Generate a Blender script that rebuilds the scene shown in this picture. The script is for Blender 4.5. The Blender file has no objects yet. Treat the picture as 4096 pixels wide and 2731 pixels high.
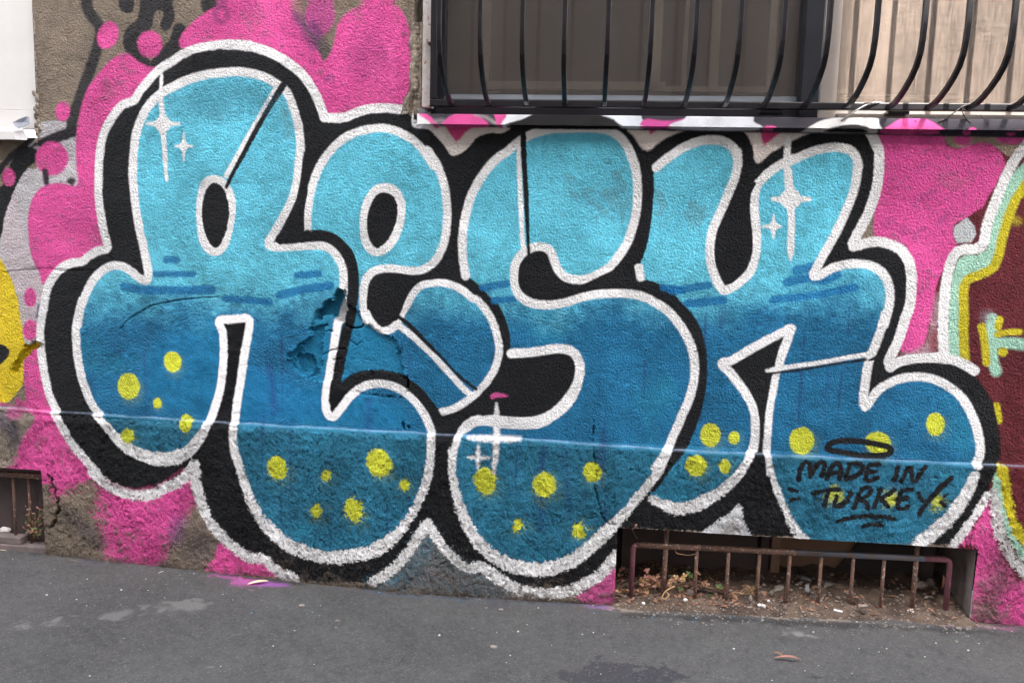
import bpy, bmesh, math, random
import numpy as np
from mathutils import Matrix, Vector
random.seed(7); rng = np.random.default_rng(11)
S = bpy.context.scene
C = S.collection

# ------------------------------------------------------------------ camera
CX, CY, F, D, CAMZ = 2048.0, 1365.5, 3137.0, 2.9, 1.335
def _rot(p, y, r):
    cp, sp, cw, sw, cr, sr = math.cos(p), math.sin(p), math.cos(y), math.sin(y), math.cos(r), math.sin(r)
    Rr = np.array([[cr, -sr, 0], [sr, cr, 0], [0, 0, 1]])
    Rp = np.array([[1, 0, 0], [0, cp, sp], [0, -sp, cp]])
    B = np.array([[1, 0, 0], [0, 0, 1], [0, -1, 0]])
    Ry = np.array([[cw, -sw, 0], [sw, cw, 0], [0, 0, 1]])
    return Ry @ B @ Rp @ Rr
RM = _rot(math.radians(6.74), math.radians(5.69), math.radians(-1.52))
cam = bpy.data.objects.new('camera', bpy.data.cameras.new('camera')); C.objects.link(cam)
cam.matrix_world = Matrix(((RM[0, 0], -RM[0, 1], -RM[0, 2], 0), (RM[1, 0], -RM[1, 1], -RM[1, 2], -D),
                           (RM[2, 0], -RM[2, 1], -RM[2, 2], CAMZ), (0, 0, 0, 1)))
cam.data.sensor_width = 36; cam.data.lens = 36 * F / 4096; cam.data.clip_end = 500; cam.data.clip_start = .05
S.camera = cam

# ------------------------------------------------------------------ sky, sun, exposure
SD = Vector((-.28, 1.0, -1.02)).normalized()         # direction the sunlight travels
elev = math.asin(-SD.z)
wd = bpy.data.worlds.new('World'); S.world = wd; wd.use_nodes = True
nt = wd.node_tree; sky = nt.nodes.new('ShaderNodeTexSky'); sky.sky_type = 'NISHITA'; sky.sun_disc = False
sky.sun_elevation = elev; sky.sun_rotation = math.atan2(-SD.x, -SD.y); sky.air_density = 1.0; sky.dust_density = 3.0
hs = nt.nodes.new('ShaderNodeHueSaturation'); hs.inputs['Saturation'].default_value = .22
nt.links.new(sky.outputs[0], hs.inputs['Color']); nt.links.new(hs.outputs[0], nt.nodes['Background'].inputs[0])
nt.nodes['Background'].inputs[1].default_value = .15
sun = bpy.data.objects.new('sun', bpy.data.lights.new('sun', 'SUN')); C.objects.link(sun)
sun.data.energy = 2.0; sun.data.angle = math.radians(.5); sun.data.color = (1, .955, .89)
sun.rotation_euler = SD.to_track_quat('-Z', 'Y').to_euler(); sun.location = (2, -8, 9)
S.view_settings.view_transform = 'Standard'; S.view_settings.look = 'None'; S.view_settings.gamma = 1
S.view_settings.exposure = 3.42; S.view_settings.use_curve_mapping = False
S.cycles.max_bounces = 8; S.cycles.diffuse_bounces = 4; S.cycles.use_denoising = True; S.cycles.denoiser = 'OPENIMAGEDENOISE'; S.cycles.denoising_prefilter = 'ACCURATE'; S.cycles.denoising_input_passes = 'RGB_ALBEDO_NORMAL'
S.cycles.sample_clamp_indirect = 6

# ------------------------------------------------------------------ geometry of the view: a point on a plane from a traced position
def ray(px):
    return RM @ np.array([(px[0] - CX) / F, (px[1] - CY) / F, 1.0])
def W(px, y=0.0):
    d = ray(px); t = (y + D) / d[1]; return Vector((d[0] * t, y, CAMZ + d[2] * t))
GX = [-6, -2.6, -2.177, -1.124, -.606, .129, 1.423, 1.615, 6]; GZ = [.07, .05, .041, 0, -.017, -.005, .028, .026, .03]
def gz(x): return float(np.interp(x, GX, GZ))
def G(px, up=0.0):
    d = ray(px); z = 0
    for _ in range(6):
        t = (z - CAMZ) / d[2]; z = gz(d[0] * t)
    t = (z - CAMZ) / d[2]
    return Vector((d[0] * t, -D + d[1] * t, z + up))
TILE = {'A': (0, 0), 'B': (900, 0), 'C': (1600, 0), 'D': (2400, 0), 'E': (3096, 0),
        'A2': (0, 600), 'B2': (900, 600), 'C2': (1700, 600), 'D2': (2500, 600), 'E2': (3096, 600),
        'A3': (0, 1200), 'B3': (900, 1200), 'C3': (1700, 1200), 'D3': (2500, 1200), 'E3': (3096, 1200),
        'A4': (0, 1800), 'B4': (900, 1800), 'C4': (1700, 1800), 'D4': (2400, 1900, 2.4889), 'E4': (3196, 1900, 2.4889),
        'T': (3130, 1800, 1.92), 'P': (1100, 1150, 1.9917), 'L': (0, 380, 4.073), 'N': (0, 1840, 2.134), 'X': (0, 0, 1.0)}
def parse(s):
    """list of points measured on the photograph (tile letter, then u,v pairs); w=.. sets a stroke width"""
    t = (0, 0, 1); w = None; out = []; ws = []
    for k in s.split():
        if k in TILE:
            t = TILE[k]; t = t if len(t) == 3 else (t[0], t[1], 2.24)
        elif k.startswith('w='): w = float(k[2:])
        else:
            a, b = k.split(','); out.append((t[0] + float(a) / t[2], t[1] + float(b) / t[2])); ws.append(w)
    return out, ws

# ------------------------------------------------------------------ paint canvas, in metres on the wall
X0, X1, Z0, Z1, PPM = -2.62, 1.82, -.06, 2.20, 720
NW, NH = int((X1 - X0) * PPM), int((Z1 - Z0) * PPM)
xs = X0 + (np.arange(NW) + .5) / PPM; zs = Z0 + (np.arange(NH) + .5) / PPM
LX = [-2.62, -2.37, -1.31, -.287, .315, 1.56, 1.9]; LZ = [.646, .643, .626, .623, .608, .613, .612]
ledge = np.interp(xs, LX, LZ).astype(np.float32)
def vnoise(cell, h=NH, w=NW, cx=None):
    cx = cx or cell
    g = rng.standard_normal((int(h / cell) + 3, int(w / cx) + 3)).astype(np.float32)
    r = np.arange(h) / cell; c = np.arange(w) / cx
    r0 = r.astype(int); c0 = c.astype(int)
    fr = (r - r0).astype(np.float32); fc = (c - c0).astype(np.float32)
    fr = (fr * fr * (3 - 2 * fr))[:, None]; fc = (fc * fc * (3 - 2 * fc))[None]
    a = g[r0] * (1 - fr) + g[r0 + 1] * fr
    return a[:, c0] * (1 - fc) + a[:, c0 + 1] * fc
N2, N5, N14, N50, N160 = vnoise(2), vnoise(5), vnoise(14), vnoise(50), vnoise(160)
NE = (N2 * .8 + N5 * 1.0 + N14 * .5)                     # edge raggedness
low = (zs[:, None] < ledge[None]).astype(np.float32)      # coarse plinth below the ledge
EAMP = .55 + 1.9 * low * np.clip((.62 - zs[:, None]) / .3, .25, 1)
def lin(c):
    c = np.array(c, float) / 255
    return np.where(c <= .04045, c / 12.92, ((c + .055) / 1.055) ** 2.4).astype(np.float32)
IMG = np.empty((NH, NW, 3), np.float32); IMG[:] = lin((132, 117, 102))
def tocan(pts):
    o = []
    for p in pts:
        w = W(p)
        if w.z < float(np.interp(w.x, LX, LZ)): w = W(p, -.012)
        o.append(((w.x - X0) * PPM, (w.z - Z0) * PPM))
    return np.array(o)
def pxscale(p):
    a, b = W(p), W((p[0] + 10, p[1])); return (b - a).length / 10 * PPM
def catmull(P, closed=False, n=6, ws=None):
    P = np.asarray(P, float); m = len(P)
    if m < 3: return P, ws
    Q = np.vstack([P[-1:], P, P[:2]]) if closed else np.vstack([2 * P[:1] - P[1:2], P, 2 * P[-1:] - P[-2:-1]])
    out = []; wo = []
    for i in range(m if closed else m - 1):
        p0, p1, p2, p3 = Q[i], Q[i + 1], Q[i + 2], Q[i + 3]
        for k in range(n):
            t = k / n
            out.append(.5 * (2 * p1 + (p2 - p0) * t + (2 * p0 - 5 * p1 + 4 * p2 - p3) * t * t + (3 * p1 - p0 - 3 * p2 + p3) * t ** 3))
            if ws is not None: wo.append(ws[i] * (1 - t) + ws[(i + 1) % m] * t)
    if not closed:
        out.append(P[-1])
        if ws is not None: wo.append(ws[-1])
    return np.array(out), (wo if ws is not None else None)
def polymask(P, shape=None):
    H, Wd = shape or (NH, NW)
    y0, y1 = max(0, int(P[:, 1].min())), min(H, int(P[:, 1].max()) + 2)
    x0, x1 = max(0, int(P[:, 0].min()) - 1), min(Wd, int(P[:, 0].max()) + 2)
    if y1 <= y0 or x1 <= x0: return None
    tg = np.zeros((y1 - y0, x1 - x0 + 1), bool)
    n = len(P)
    for i in range(n):
        ax, ay = P[i]; bx, by = P[(i + 1) % n]
        if ay == by: continue
        if ay > by: ax, ay, bx, by = bx, by, ax, ay
        r0, r1 = max(y0, math.ceil(ay - .5)), min(y1, math.ceil(by - .5))
        if r1 <= r0: continue
        rr = np.arange(r0, r1); xx = ax + (rr + .5 - ay) / (by - ay) * (bx - ax)
        cc = np.clip(np.ceil(xx - .5).astype(int) - x0, 0, x1 - x0)
        np.logical_xor.at(tg, (rr - y0, cc), True)
    return (y0, y1, x0, x1), np.logical_xor.accumulate(tg, axis=1)[:, :-1]
def segdist(P, ws, pad, closed=False, shape=None):
    H, Wd = shape or (NH, NW)
    mw = max(ws) / 2 + pad
    x0, x1 = max(0, int(P[:, 0].min() - mw)), min(Wd, int(P[:, 0].max() + mw) + 1)
    y0, y1 = max(0, int(P[:, 1].min() - mw)), min(H, int(P[:, 1].max() + mw) + 1)
    if x1 <= x0 or y1 <= y0: return None
    A = np.full((y1 - y0, x1 - x0), 1e6, np.float32)
    n = len(P)
    for i in range(n if closed else max(1, n - 1)):
        a = P[i]; b = P[(i + 1) % n]; wa = ws[i]; wb = ws[(i + 1) % n]
        r = max(wa, wb) / 2 + pad
        u0, u1 = max(x0, int(min(a[0], b[0]) - r)), min(x1, int(max(a[0], b[0]) + r) + 1)
        v0, v1 = max(y0, int(min(a[1], b[1]) - r)), min(y1, int(max(a[1], b[1]) + r) + 1)
        if u1 <= u0 or v1 <= v0: continue
        gx = (np.arange(u0, u1) + .5 - a[0])[None].astype(np.float32); gy = (np.arange(v0, v1) + .5 - a[1])[:, None].astype(np.float32)
        dx, dy = b[0] - a[0], b[1] - a[1]; L = dx * dx + dy * dy + 1e-9
        t = np.clip((gx * dx + gy * dy) / L, 0, 1)
        d = np.sqrt((gx - t * dx) ** 2 + (gy - t * dy) ** 2) - (wa + (wb - wa) * t) / 2
        s = A[v0 - y0:v1 - y0, u0 - x0:u1 - x0]; np.minimum(s, d, out=s)
    return (y0, y1, x0, x1), A
def blend(bb, a, col, img=None):
    y0, y1, x0, x1 = bb; t = (IMG if img is None else img)[y0:y1, x0:x1]
    if isinstance(col, np.ndarray) and col.ndim == 3: c = col[y0:y1, x0:x1]
    else: c = lin(col) if img is None or img.shape[2] == 3 else col
    t += (c - t) * a[..., None]
def fill(s, col, soft=3.0, rag=1.0, op=1.0, smooth=True, feather=None):
    """closed painted shape: inside test plus ragged soft rim"""
    pts, _ = parse(s); P = tocan(pts)
    if smooth: P, _ = catmull(P, True)
    m = polymask(P)
    if m is None: return
    pad = 6 + soft * 2
    sd = segdist(P, [0] * len(P), pad, True)
    (y0, y1, x0, x1), A = sd; A = np.minimum(A, pad)
    (a0, a1, b0, b1), M = m
    F_ = np.zeros_like(A, bool)
    F_[a0 - y0:a1 - y0, b0 - x0:b1 - x0] = M[:, :]
    A = np.where(F_, -A, A)
    n = NE[y0:y1, x0:x1] * EAMP[y0:y1, x0:x1] * rag
    a = np.clip(.5 - (A + n) / soft, 0, 1)
    a[A >= pad * .95] = 0
    blend((y0, y1, x0, x1), a * op, col)
    return P
PITS = np.clip((vnoise(5, cx=4) * 1.0 + vnoise(9, cx=6) * .8 - .95) * 1.6, 0, 1)    # pits the spray did not reach
def stroke(s, col, w=30, soft=3.0, rag=1.0, op=1.0, smooth=True, closed=False, pit=.0):
    pts, ws = parse(s); sc = [pxscale(p) for p in pts]
    ws = [(w if q is None else q) * k * 1.06 for q, k in zip(ws, sc)]
    P = tocan(pts)
    if len(P) == 1: P = np.vstack([P, P + .01]); ws = ws * 2
    if smooth: P, ws = catmull(P, closed, ws=ws)
    r = segdist(P, ws, soft * 2 + 8, closed)
    if r is None: return
    (y0, y1, x0, x1), A = r
    n = NE[y0:y1, x0:x1] * EAMP[y0:y1, x0:x1] * rag
    a = np.clip(.5 - (A + n) / soft, 0, 1)
    if pit: a *= 1 - pit * PITS[y0:y1, x0:x1] * low[y0:y1, x0:x1]
    blend((y0, y1, x0, x1), a * op, col)
def dot(tile, u, v, rx, ry, col, ang=0, soft=4, rag=1.4, op=1.0):
    a = math.radians(ang); k = []
    for i in range(20):
        t = i * math.tau / 20; x, y = rx * math.cos(t), ry * math.sin(t)
        k.append('%.1f,%.1f' % (u + x * math.cos(a) - y * math.sin(a), v + x * math.sin(a) + y * math.cos(a)))
    fill(tile + ' ' + ' '.join(k), col, soft, rag, op)

WHITE, BLACK, PINK, TAN = (238, 234, 232), (24, 24, 26), (222, 84, 152), (142, 127, 113)
YEL, MAR, MINT, OLI, SIL, LY = (208, 210, 62), (98, 36, 42), (164, 208, 184), (200, 184, 40), (190, 185, 186), (228, 198, 42)
DEEP = (34, 108, 160); DASH = (22, 106, 160)
# concrete mottling
IMG *= (1 + .05 * N14 + .06 * N50 + .05 * N160)[..., None]
# --- older layers at the left
fill('A 330,1105 620,1100 720,1240 740,1600 A2 740,400 420,1240 360,1500 A3 330,150 300,380 150,800 -30,900 -60,700 -60,0 A2 -60,900 20,600 150,200 A 330,1500 250,1300 ', SIL)
fill('A2 20,700 110,300 250,900 300,1050 410,1200 360,1500 A3 330,200 220,330 170,0 A2 140,1250 40,1000', (198, 184, 187), soft=20)
stroke('A 740,-60 800,110 870,200 905,290 885,400 840,540 775,720 712,900 655,1060 640,1170', (52, 48, 48), 42, soft=8, pit=.2)
stroke('A 660,1180 500,1235 360,1300 240,1400 140,1510 60,1600', (40, 37, 42), 38, soft=7)
stroke('A 290,1240 170,1340 70,1440 -30,1570', (38, 36, 40), 22, soft=6)
stroke('A 330,1330 210,1440 90,1540', (165, 158, 160), 20, soft=9, op=.8)
fill('A2 330,0 330,90 240,170 160,290 100,430 45,600 10,760 -60,900 -60,250 0,330 60,240 110,100 190,-30', BLACK, soft=4)
fill('A2 -60,930 0,970 60,1080 110,1180 160,1350 190,1568 A3 190,120 205,300 235,400 340,365 A3 300,440 225,520 215,640 200,750 135,850 60,920 -60,945 -60,0', LY, soft=5)
fill('A3 -60,380 0,392 55,410 88,468 45,540 -60,600', (32, 31, 35), soft=4)
for q in ((1140, 45, 72, 78), ): dot('A', *q, (46, 43, 44))
stroke('A w=80 1360,-40 w=60 1320,110 1285,230 w=52 1190,300 1170,400 w=60 1225,500 w=50 1290,575', (46, 43, 44), 55, soft=6)
stroke('A 1400,40 1490,60 1520,140 1490,225', (46, 43, 44), 42, soft=5)
stroke('A 1612,275 1570,400 1470,500 1400,590', (44, 42, 43), 50, soft=6)
stroke('A 1905,190 1830,270 1780,360', (48, 45, 45), 48, soft=7)
stroke('A 1850,-40 1880,60', (48, 45, 45), 62, soft=7)
stroke('A 2090,60 2170,110 2210,60', (62, 57, 56), 42, soft=10, op=.85)
fill('B 690,170 780,150 850,330 950,400 930,500 885,545 800,430 740,330', (88, 78, 78), soft=12, op=.8)
# --- pink clouds
fill('A 1140,480 1040,510 900,640 800,780 730,960 692,1150 680,1300 690,1568 A2 700,200 692,312 640,318 560,298 470,300 380,330 310,400 268,500 250,650 260,850 300,1000 350,1100 430,1220 900,1200 A2 1000,0 A 1300,1000 1500,640 1340,600 1250,560', PINK, soft=6)
fill('B -250,170 210,-60 560,-60 620,120 700,250 760,340 840,470 885,548 940,490 980,380 1010,230 1080,130 1200,60 1350,25 1500,40 1580,100 1630,200 1660,350 1672,500 1662,700 1640,830 1600,880 1560,960 1300,1100 900,1100 600,700 0,500 -400,420', PINK, soft=7)
fill('B 740,60 800,20 900,-40 970,50 980,200 920,290 850,320 760,270 720,160', (190, 78, 142), soft=10, op=.9)
fill('B 560,-40 640,-40 700,140 660,200 590,60', (175, 110, 125), soft=14, op=.7)
stroke('B 640,150 720,290 800,420', (120, 62, 108), 38, soft=16, op=.7)
stroke('B 790,230 840,330', (118, 64, 112), 34, soft=12, op=.7)
dot('B', 1290, 500, 185, 215, (186, 74, 138), soft=40, op=.55)
stroke('B 1470,420 1500,600 1500,800 1470,900', (232, 104, 166), 22, soft=16, op=.5)
stroke('B 905,715 960,690', (150, 70, 130), 18, soft=8, op=.6)
dot('B', 230, 90, 90, 60, (186, 74, 140), soft=30, op=.5)
for t, u, v, rx, ry, an in (('A', 970, 320, 92, 125, 20), ('A', 1345, 400, 112, 118, 0), ('A', 562, 1000, 66, 86, 5), ('A2', 465, 78, 148, 152, 0), ('A2', 78, 243, 56, 80, 0), ('A2', 270, 1320, 56, 86, 0), ('A3', 268, 270, 66, 92, 0)):
    dot(t, u, v, rx, ry, PINK, an, soft=7)
dot('A', 1985, 130, 76, 92, (150, 62, 118), soft=12, op=.85); dot('A', 1990, 140, 36, 44, PINK, soft=14)
stroke('A2 400,190 415,290', (52, 40, 50), 22, soft=7); dot('A2', 640, 280, 40, 34, (62, 48, 56), soft=9)
stroke('A3 350,30 325,150', (58, 50, 110), 8, soft=6, op=.8)
fill('A3 250,470 340,420 380,430 420,900 480,980 900,1568 -30,1568 A3 -40,960 A3 120,950 150,880 230,900 212,700 215,540', PINK, soft=6)
fill('A3 -60,985 200,985 320,1030 290,1120 220,1220 175,1340 160,1470 A4 140,130 -60,140', (150, 136, 122), soft=10)
fill('A3 -60,985 60,1000 150,1080 200,1180 180,1290 120,1330 60,1200 -60,1080', (84, 76, 86), soft=26, op=.8)
dot('A3', 140, 1010, 75, 55, (176, 82, 132), soft=16, op=.9)
fill('A3 180,1430 420,1480 700,1568 A4 900,200 870,260 800,235 700,300 600,370 520,420 470,330 430,230 350,180 170,120', PINK, soft=22, rag=4)
fill('A4 870,240 890,450 905,600 925,760 945,860 1000,975 1100,1010 1400,1030 1520,1010 1545,880 1600,720 1700,600 1790,470 1760,250 1740,100 1200,200 800,100', PINK, soft=34, rag=6)
fill('A4 1480,1060 1530,900 1590,740 1680,620 1780,490 1900,640 2060,830 1970,850 1900,1080', (134, 118, 106), soft=30, rag=5)
stroke('A4 1600,640 1570,760', (138, 80, 140), 50, soft=40, op=.6)
dot('A4', 1800, 860, 150, 120, (88, 78, 76), ang=35, soft=60, op=.7)
dot('A4', 760, 690, 220, 70, (90, 80, 80), ang=38, soft=50, op=.75)
dot('A4', 820, 820, 140, 60, (80, 72, 70), ang=10, soft=40, op=.6)
fill('A4 1960,860 2010,830 2120,920 2240,980 B4 200,980 380,1010 440,1120 A4 1890,1080 1930,960', PINK, soft=6, rag=1.5)
# --- right neighbour piece
fill('E 930,1150 2400,1150 E2 2400,1300 E3 2400,0 E4 2400,900 1700,1568 1500,650 E3 1700,900 1100,560 1300,0 E2 1300,900 1000,700', MAR, soft=4)
IMGm = 1 + .12 * N14 + .10 * N50
fill('E 1480,1150 2400,1150 2240,1330 2120,1400 1990,1340 1850,1290 1700,1330 1570,1310 1510,1230', (158, 140, 122), soft=8)
dot('E', 1690, 1240, 78, 66, PINK, soft=8); dot('E', 2140, 1230, 150, 66, PINK, soft=8)
fill('E 900,1150 1480,1150 1530,1280 1620,1335 1760,1300 1860,1280 1960,1300 2050,1400 2075,1500 E2 2050,180 1995,300 1920,420 1860,530 1740,600 1650,640 1610,690 1610,780 1640,860 1600,940 1530,1050 1460,1200 1430,1400 1415,1568 E3 1400,170 1370,300 1330,430 1250,480 1130,440 1000,200 E2 1200,900 900,760 980,100', PINK, soft=5)
fill('E2 1860,520 1740,598 1800,690 1832,700', MAR, smooth=False)
fill('E2 1612,690 1735,600 1800,680 1818,750 1775,828 1640,835 1612,770', (186, 188, 188), smooth=False, soft=3)
fill('E3 1440,0 1470,0 1470,470 1150,485 1300,430 1380,340', (172, 140, 146), soft=16, op=.9)
fill('E3 1400,300 1470,250 1470,470 1400,450', (132, 60, 68), soft=14, op=.8)
for q in ((1340, 150, 70, 22, -40), (1040, 650, 45, 30, -50), (1160, 730, 50, 30, -60), (1290, 750, 70, 26, -45), (1520, 620, 90, 30, -40), (1330, 430, 120, 26, -30)):
    dot('E2', q[0], q[1], q[2], q[3], (168, 72, 134), ang=q[4], soft=20, op=.55)
fill('E2 2290,60 2100,250 2030,430 1950,620 1920,780 1910,890 1820,940 1720,940 1650,980 1600,1120 1570,1350 1560,1568 E3 1560,490 1700,520 1700,0 E2 1700,1400 1690,1230 1850,1110 1960,1060 2010,950 2080,680 2160,450 2300,330', MINT, smooth=False, soft=6)
stroke('E2 2300,230 2240,330 2160,450 2115,570 2080,680 2045,800 2012,950 1960,1055 1850,1115 1740,1160 1697,1250 1700,1400 1700,1568 E3 1695,200 1700,400 1712,540', OLI, 36, soft=6)
stroke('E2 2090,600 2180,640', OLI, 30, soft=14, op=.6)
stroke('E 2300,1250 2240,1320 E2 2170,70 2078,240 2010,400 1952,560 1905,700 1880,840 1800,888 1700,890 1625,930 1575,1040 1542,1200 1522,1400 1515,1568 E3 1515,300 1525,520', WHITE, 40, soft=4)
stroke('E3 1950,165 1950,350 1962,540 1992,640', MINT, 42, soft=8); stroke('E3 1990,390 2120,385 2300,410', MINT, 46, soft=8)
stroke('E3 1910,150', (150, 140, 150), 40, soft=26, op=.6)
stroke('E3 2022,178 2008,240', OLI, 29, soft=4); stroke('E3 2000,308 2090,290 2200,286', OLI, 25, soft=4)
stroke('E3 1860,240 1890,400 1905,560', OLI, 30, soft=5); dot('E3', 2050, 465, 44, 42, OLI)
stroke('E3 1995,950 2015,1080', OLI, 30, soft=5)
stroke('E4 1960,-70 1975,150 2010,300 2060,480 2130,640 2260,820', MINT, 32, soft=6, rag=1.3)
stroke('E3 2010,1490 2030,1568', OLI, 28, soft=5)
stroke('E4 2030,-60 2060,150 2090,340 2150,500 2260,680', OLI, 34, soft=6, rag=1.6)
fill('E4 1870,250 1920,400 1960,560 2000,700 2060,860 2160,1000 2300,1120 2300,1540 1640,1480 1740,705 1540,705 1700,560', PINK, soft=20, rag=4)
fill('E4 1990,760 2080,900 2200,1060 2120,1130 2010,1240 2000,1420 1780,1440 1740,1260 1850,1100 1900,950', (112, 84, 84), soft=50, op=.75, rag=3)
fill('E4 1720,1290 1960,1280 2000,1440 1700,1430', (112, 96, 86), soft=40, op=.8, rag=3)
stroke('E4 w=36 1930,175 w=44 1965,400 2005,600 2080,760 2180,900 2290,1020', (205, 200, 198), 44, soft=6, rag=1.3, pit=.7)
dot('E4', 2170, 1300, 160, 160, PINK, soft=16, rag=3)

pk = ((IMG[..., 0] > .35) & (IMG[..., 1] < .25)).astype(np.float32)
pa = (np.clip(N14 * .7 + N50 * .5 + N5 * .7 - .4, 0, 1) * .42 * pk)[..., None]; IMG = IMG * (1 - pa) + lin((170, 62, 128)) * pa
pa = (np.clip(N50 + N160 - .6, 0, 1) * .30 * pk)[..., None]; IMG = IMG * (1 - pa) + lin((234, 100, 160)) * pa
lowpk = np.clip((.75 - zs[:, None]) / .5, 0, 1) * .5 + .5
pa = (np.clip(N14 * .8 + N50 * .8 + N5 * .6 + N2 * .4 - .75, 0, 1) * .62 * pk * lowpk)[..., None].astype(np.float32); IMG = IMG * (1 - pa) + lin((140, 108, 108)) * pa
pa = (np.clip(N5 * 1.1 + N2 * .9 - 1.5, 0, 1) * .35 * (1 - low))[..., None]; IMG = IMG * (1 - pa) + lin((74, 58, 60)) * pa
# --- the piece: black body, white outer line
SIL_PATH = ('A 2240,405 2050,395 1860,418 1700,460 1560,540 1430,625 1330,725 1250,825 1200,900 1095,943 1020,1030 955,1140 915,1260 893,1400 884,1568 '
 'A2 883,400 900,560 925,720 952,840 950,885 870,905 790,950 730,1000 640,1012 560,1050 490,1120 430,1220 400,1330 380,1450 362,1568 '
 'A3 360,220 358,330 368,500 403,700 450,860 495,995 575,1150 675,1310 790,1445 875,1540 ')
SIL2 = 'A4 835,190 925,270 1025,335 1130,378 1270,400 1390,385 1480,330 1600,285 1690,200 1742,125 '
SIL3 = 'A4 1742,125 1757,300 1802,440 1860,590 1950,720 2050,820 2150,900 2240,960 B4 300,965 380,985 430,1040 500,1090 580,1135 640,1165 '
SIL4 = 'B4 1330,1175 1400,1130 1500,1070 1580,990 1660,890 1730,780 1780,690 1812,652 1840,685 1900,780 1960,860 2040,950 2120,1020 2200,1050 C4 430,1045 520,1035 '
SIL5 = 'C4 520,1035 560,1065 640,1130 740,1190 850,1240 1000,1268 1150,1275 1300,1250 1430,1190 1550,1120 1640,1030 1720,930 '
OUTR1 = 'E4 1530,690 1600,600 1680,490 1750,390 1820,280 1872,200 '
OUTR2 = 'E3 1800,635 1700,572 1600,535 1480,520 1340,518 1210,530 1110,560 1045,595 '
OUTR3 = 'E3 1045,600 1030,540 1080,440 1130,320 1175,170 E2 1212,1344 1215,1400 1230,1250 1232,1120 1205,1000 1140,900 1050,850 950,822 850,828 770,850 715,862 '
OUTR3 = OUTR3.replace('E2 1212,1344 ', 'E2 ')
OUTR4 = 'E2 715,862 710,830 740,770 790,680 840,580 890,450 925,320 940,180 940,60 E 935,1344 915,1300 885,1230 850,1180 830,1140 '
TOPL = 'B 1600,985 1450,970 1310,975 1200,1000 1080,1048 960,1058 890,1052 '
TOPL2 = 'B 890,1052 870,990 820,860 745,735 665,640 550,555 430,485 300,435 150,407 0,403 '
fill(SIL_PATH + SIL2 + SIL3 + 'B4 900,1180 ' + SIL4 + SIL5 + 'C4 1740,690 E4 1530,690 ' + OUTR1 + 'E4 1900,60 E3 2035,1400 2030,1250 2010,1100 1970,930 1900,800 1810,680 '
     + OUTR2 + OUTR3 + OUTR4 + 'E 830,1120 D 1000,1110 C 1000,1090 B 1760,1120 ' + TOPL + TOPL2, BLACK, soft=4, smooth=False)
fill('B4 1815,700 1900,820 2000,930 2100,1010 2240,1060 C4 430,1060 560,1080 700,1180 780,1240 600,1330 0,1240 B4 1300,1200 1450,1140 1600,1010 1740,800', (64, 112, 132), soft=40, rag=5, op=.8)
fill('B4 1900,900 2050,1030 2240,1100 C4 450,1100 600,1180 650,1260 0,1200 B4 1700,1180 1760,1000', (120, 104, 92), soft=60, rag=8, op=.7)
fill('C4 1380,1290 1470,1210 1570,1130 1660,1040 1730,930 1740,1400 1440,1360', (204, 92, 146), soft=14, rag=3)
OW = dict(soft=4.6, pit=.3)
stroke(SIL_PATH, WHITE, 30, **OW)
stroke(SIL2, WHITE, 38, **OW); stroke(SIL3, WHITE, 38, **OW)
stroke(SIL4, WHITE, 36, **OW); stroke(SIL5, WHITE, 42, **OW)
stroke('A4 1745,150 1757,300 1802,440', WHITE, 26, **OW)
for q in (OUTR1,): stroke(q, WHITE, 32, soft=4, pit=.4)
for q in (OUTR2, OUTR3, OUTR4): stroke(q, WHITE, 39, soft=3.5)
stroke(TOPL, WHITE, 34, soft=3.5); stroke(TOPL2, WHITE, 34, soft=3.5)
stroke('A4 940,255 1100,330 1250,345 1400,320 1500,265 1650,170', (170, 60, 110), 9, soft=8, op=.55)
# notches of white and pink under the sill
fill('C 225,1110 960,1100 930,1190 800,1195 700,1230 640,1290 580,1350 500,1396 450,1385 400,1310 330,1230 280,1175', (224, 212, 204), soft=4)
fill('C 380,1100 700,1100 600,1180 540,1240 502,1275 470,1230 425,1165', (208, 70, 124), soft=6, smooth=False)
fill('D 275,1140 860,1120 700,1190 600,1235 510,1295 450,1345 400,1347 350,1300 300,1220', (226, 212, 202), soft=6)
fill('D 425,1120 570,1120 490,1180 450,1205', (205, 80, 124), soft=7, smooth=False)
fill('D 1180,1120 2040,1120 1980,1170 1880,1195 1750,1250 1650,1300 1600,1335 1520,1380 1460,1435 1420,1462 1385,1440 1370,1340 1330,1230 1260,1165', (226, 212, 204), soft=5)
fill('D 1425,1120 1730,1120 1600,1205 1520,1262 1468,1308 1445,1230', (208, 66, 118), soft=6, smooth=False)

# --- blue letters. colour: pale above, deep below
zb = np.interp(xs, [W((x, 1195)).x for x in range(0, 4200, 200)], [W((x, 1195)).z for x in range(0, 4200, 200)])
h = zs[:, None] - zb[None] + .022 * N50 + .03 * vnoise(60, cx=180) + .006 * N5 + .010 * N14
t = np.clip(h / .27 + .52, 0, 1); t = (t * t * (3 - 2 * t))[..., None].astype(np.float32)
mott = (N50 * .5 + N160 * .7)[..., None]
pale = lin((100, 192, 214)) * (1 + .05 * mott); deep = lin((33, 106, 145)) * (1 + .10 * mott)
deep = deep * (1 - low[..., None]) + low[..., None] * (lin((45, 113, 140)) * (1 + .16 * mott))
BLUE = (deep * (1 - t) + pale * t).astype(np.float32)
BLUE *= (1 + .05 * N14 + .04 * N5)[..., None]
streak = np.clip(vnoise(220, cx=9) - 1.25, 0, .6)[..., None] * (1 - t)
BLUE = BLUE * (1 - streak * .8) + lin((40, 62, 110)) * streak * .8
tealp = np.clip(N160 + .5 * N50 - .9, 0, 1)[..., None] * .5
BLUE = BLUE * (1 - tealp * (1 - t)) + lin((38, 124, 150)) * tealp * (1 - t)
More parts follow.
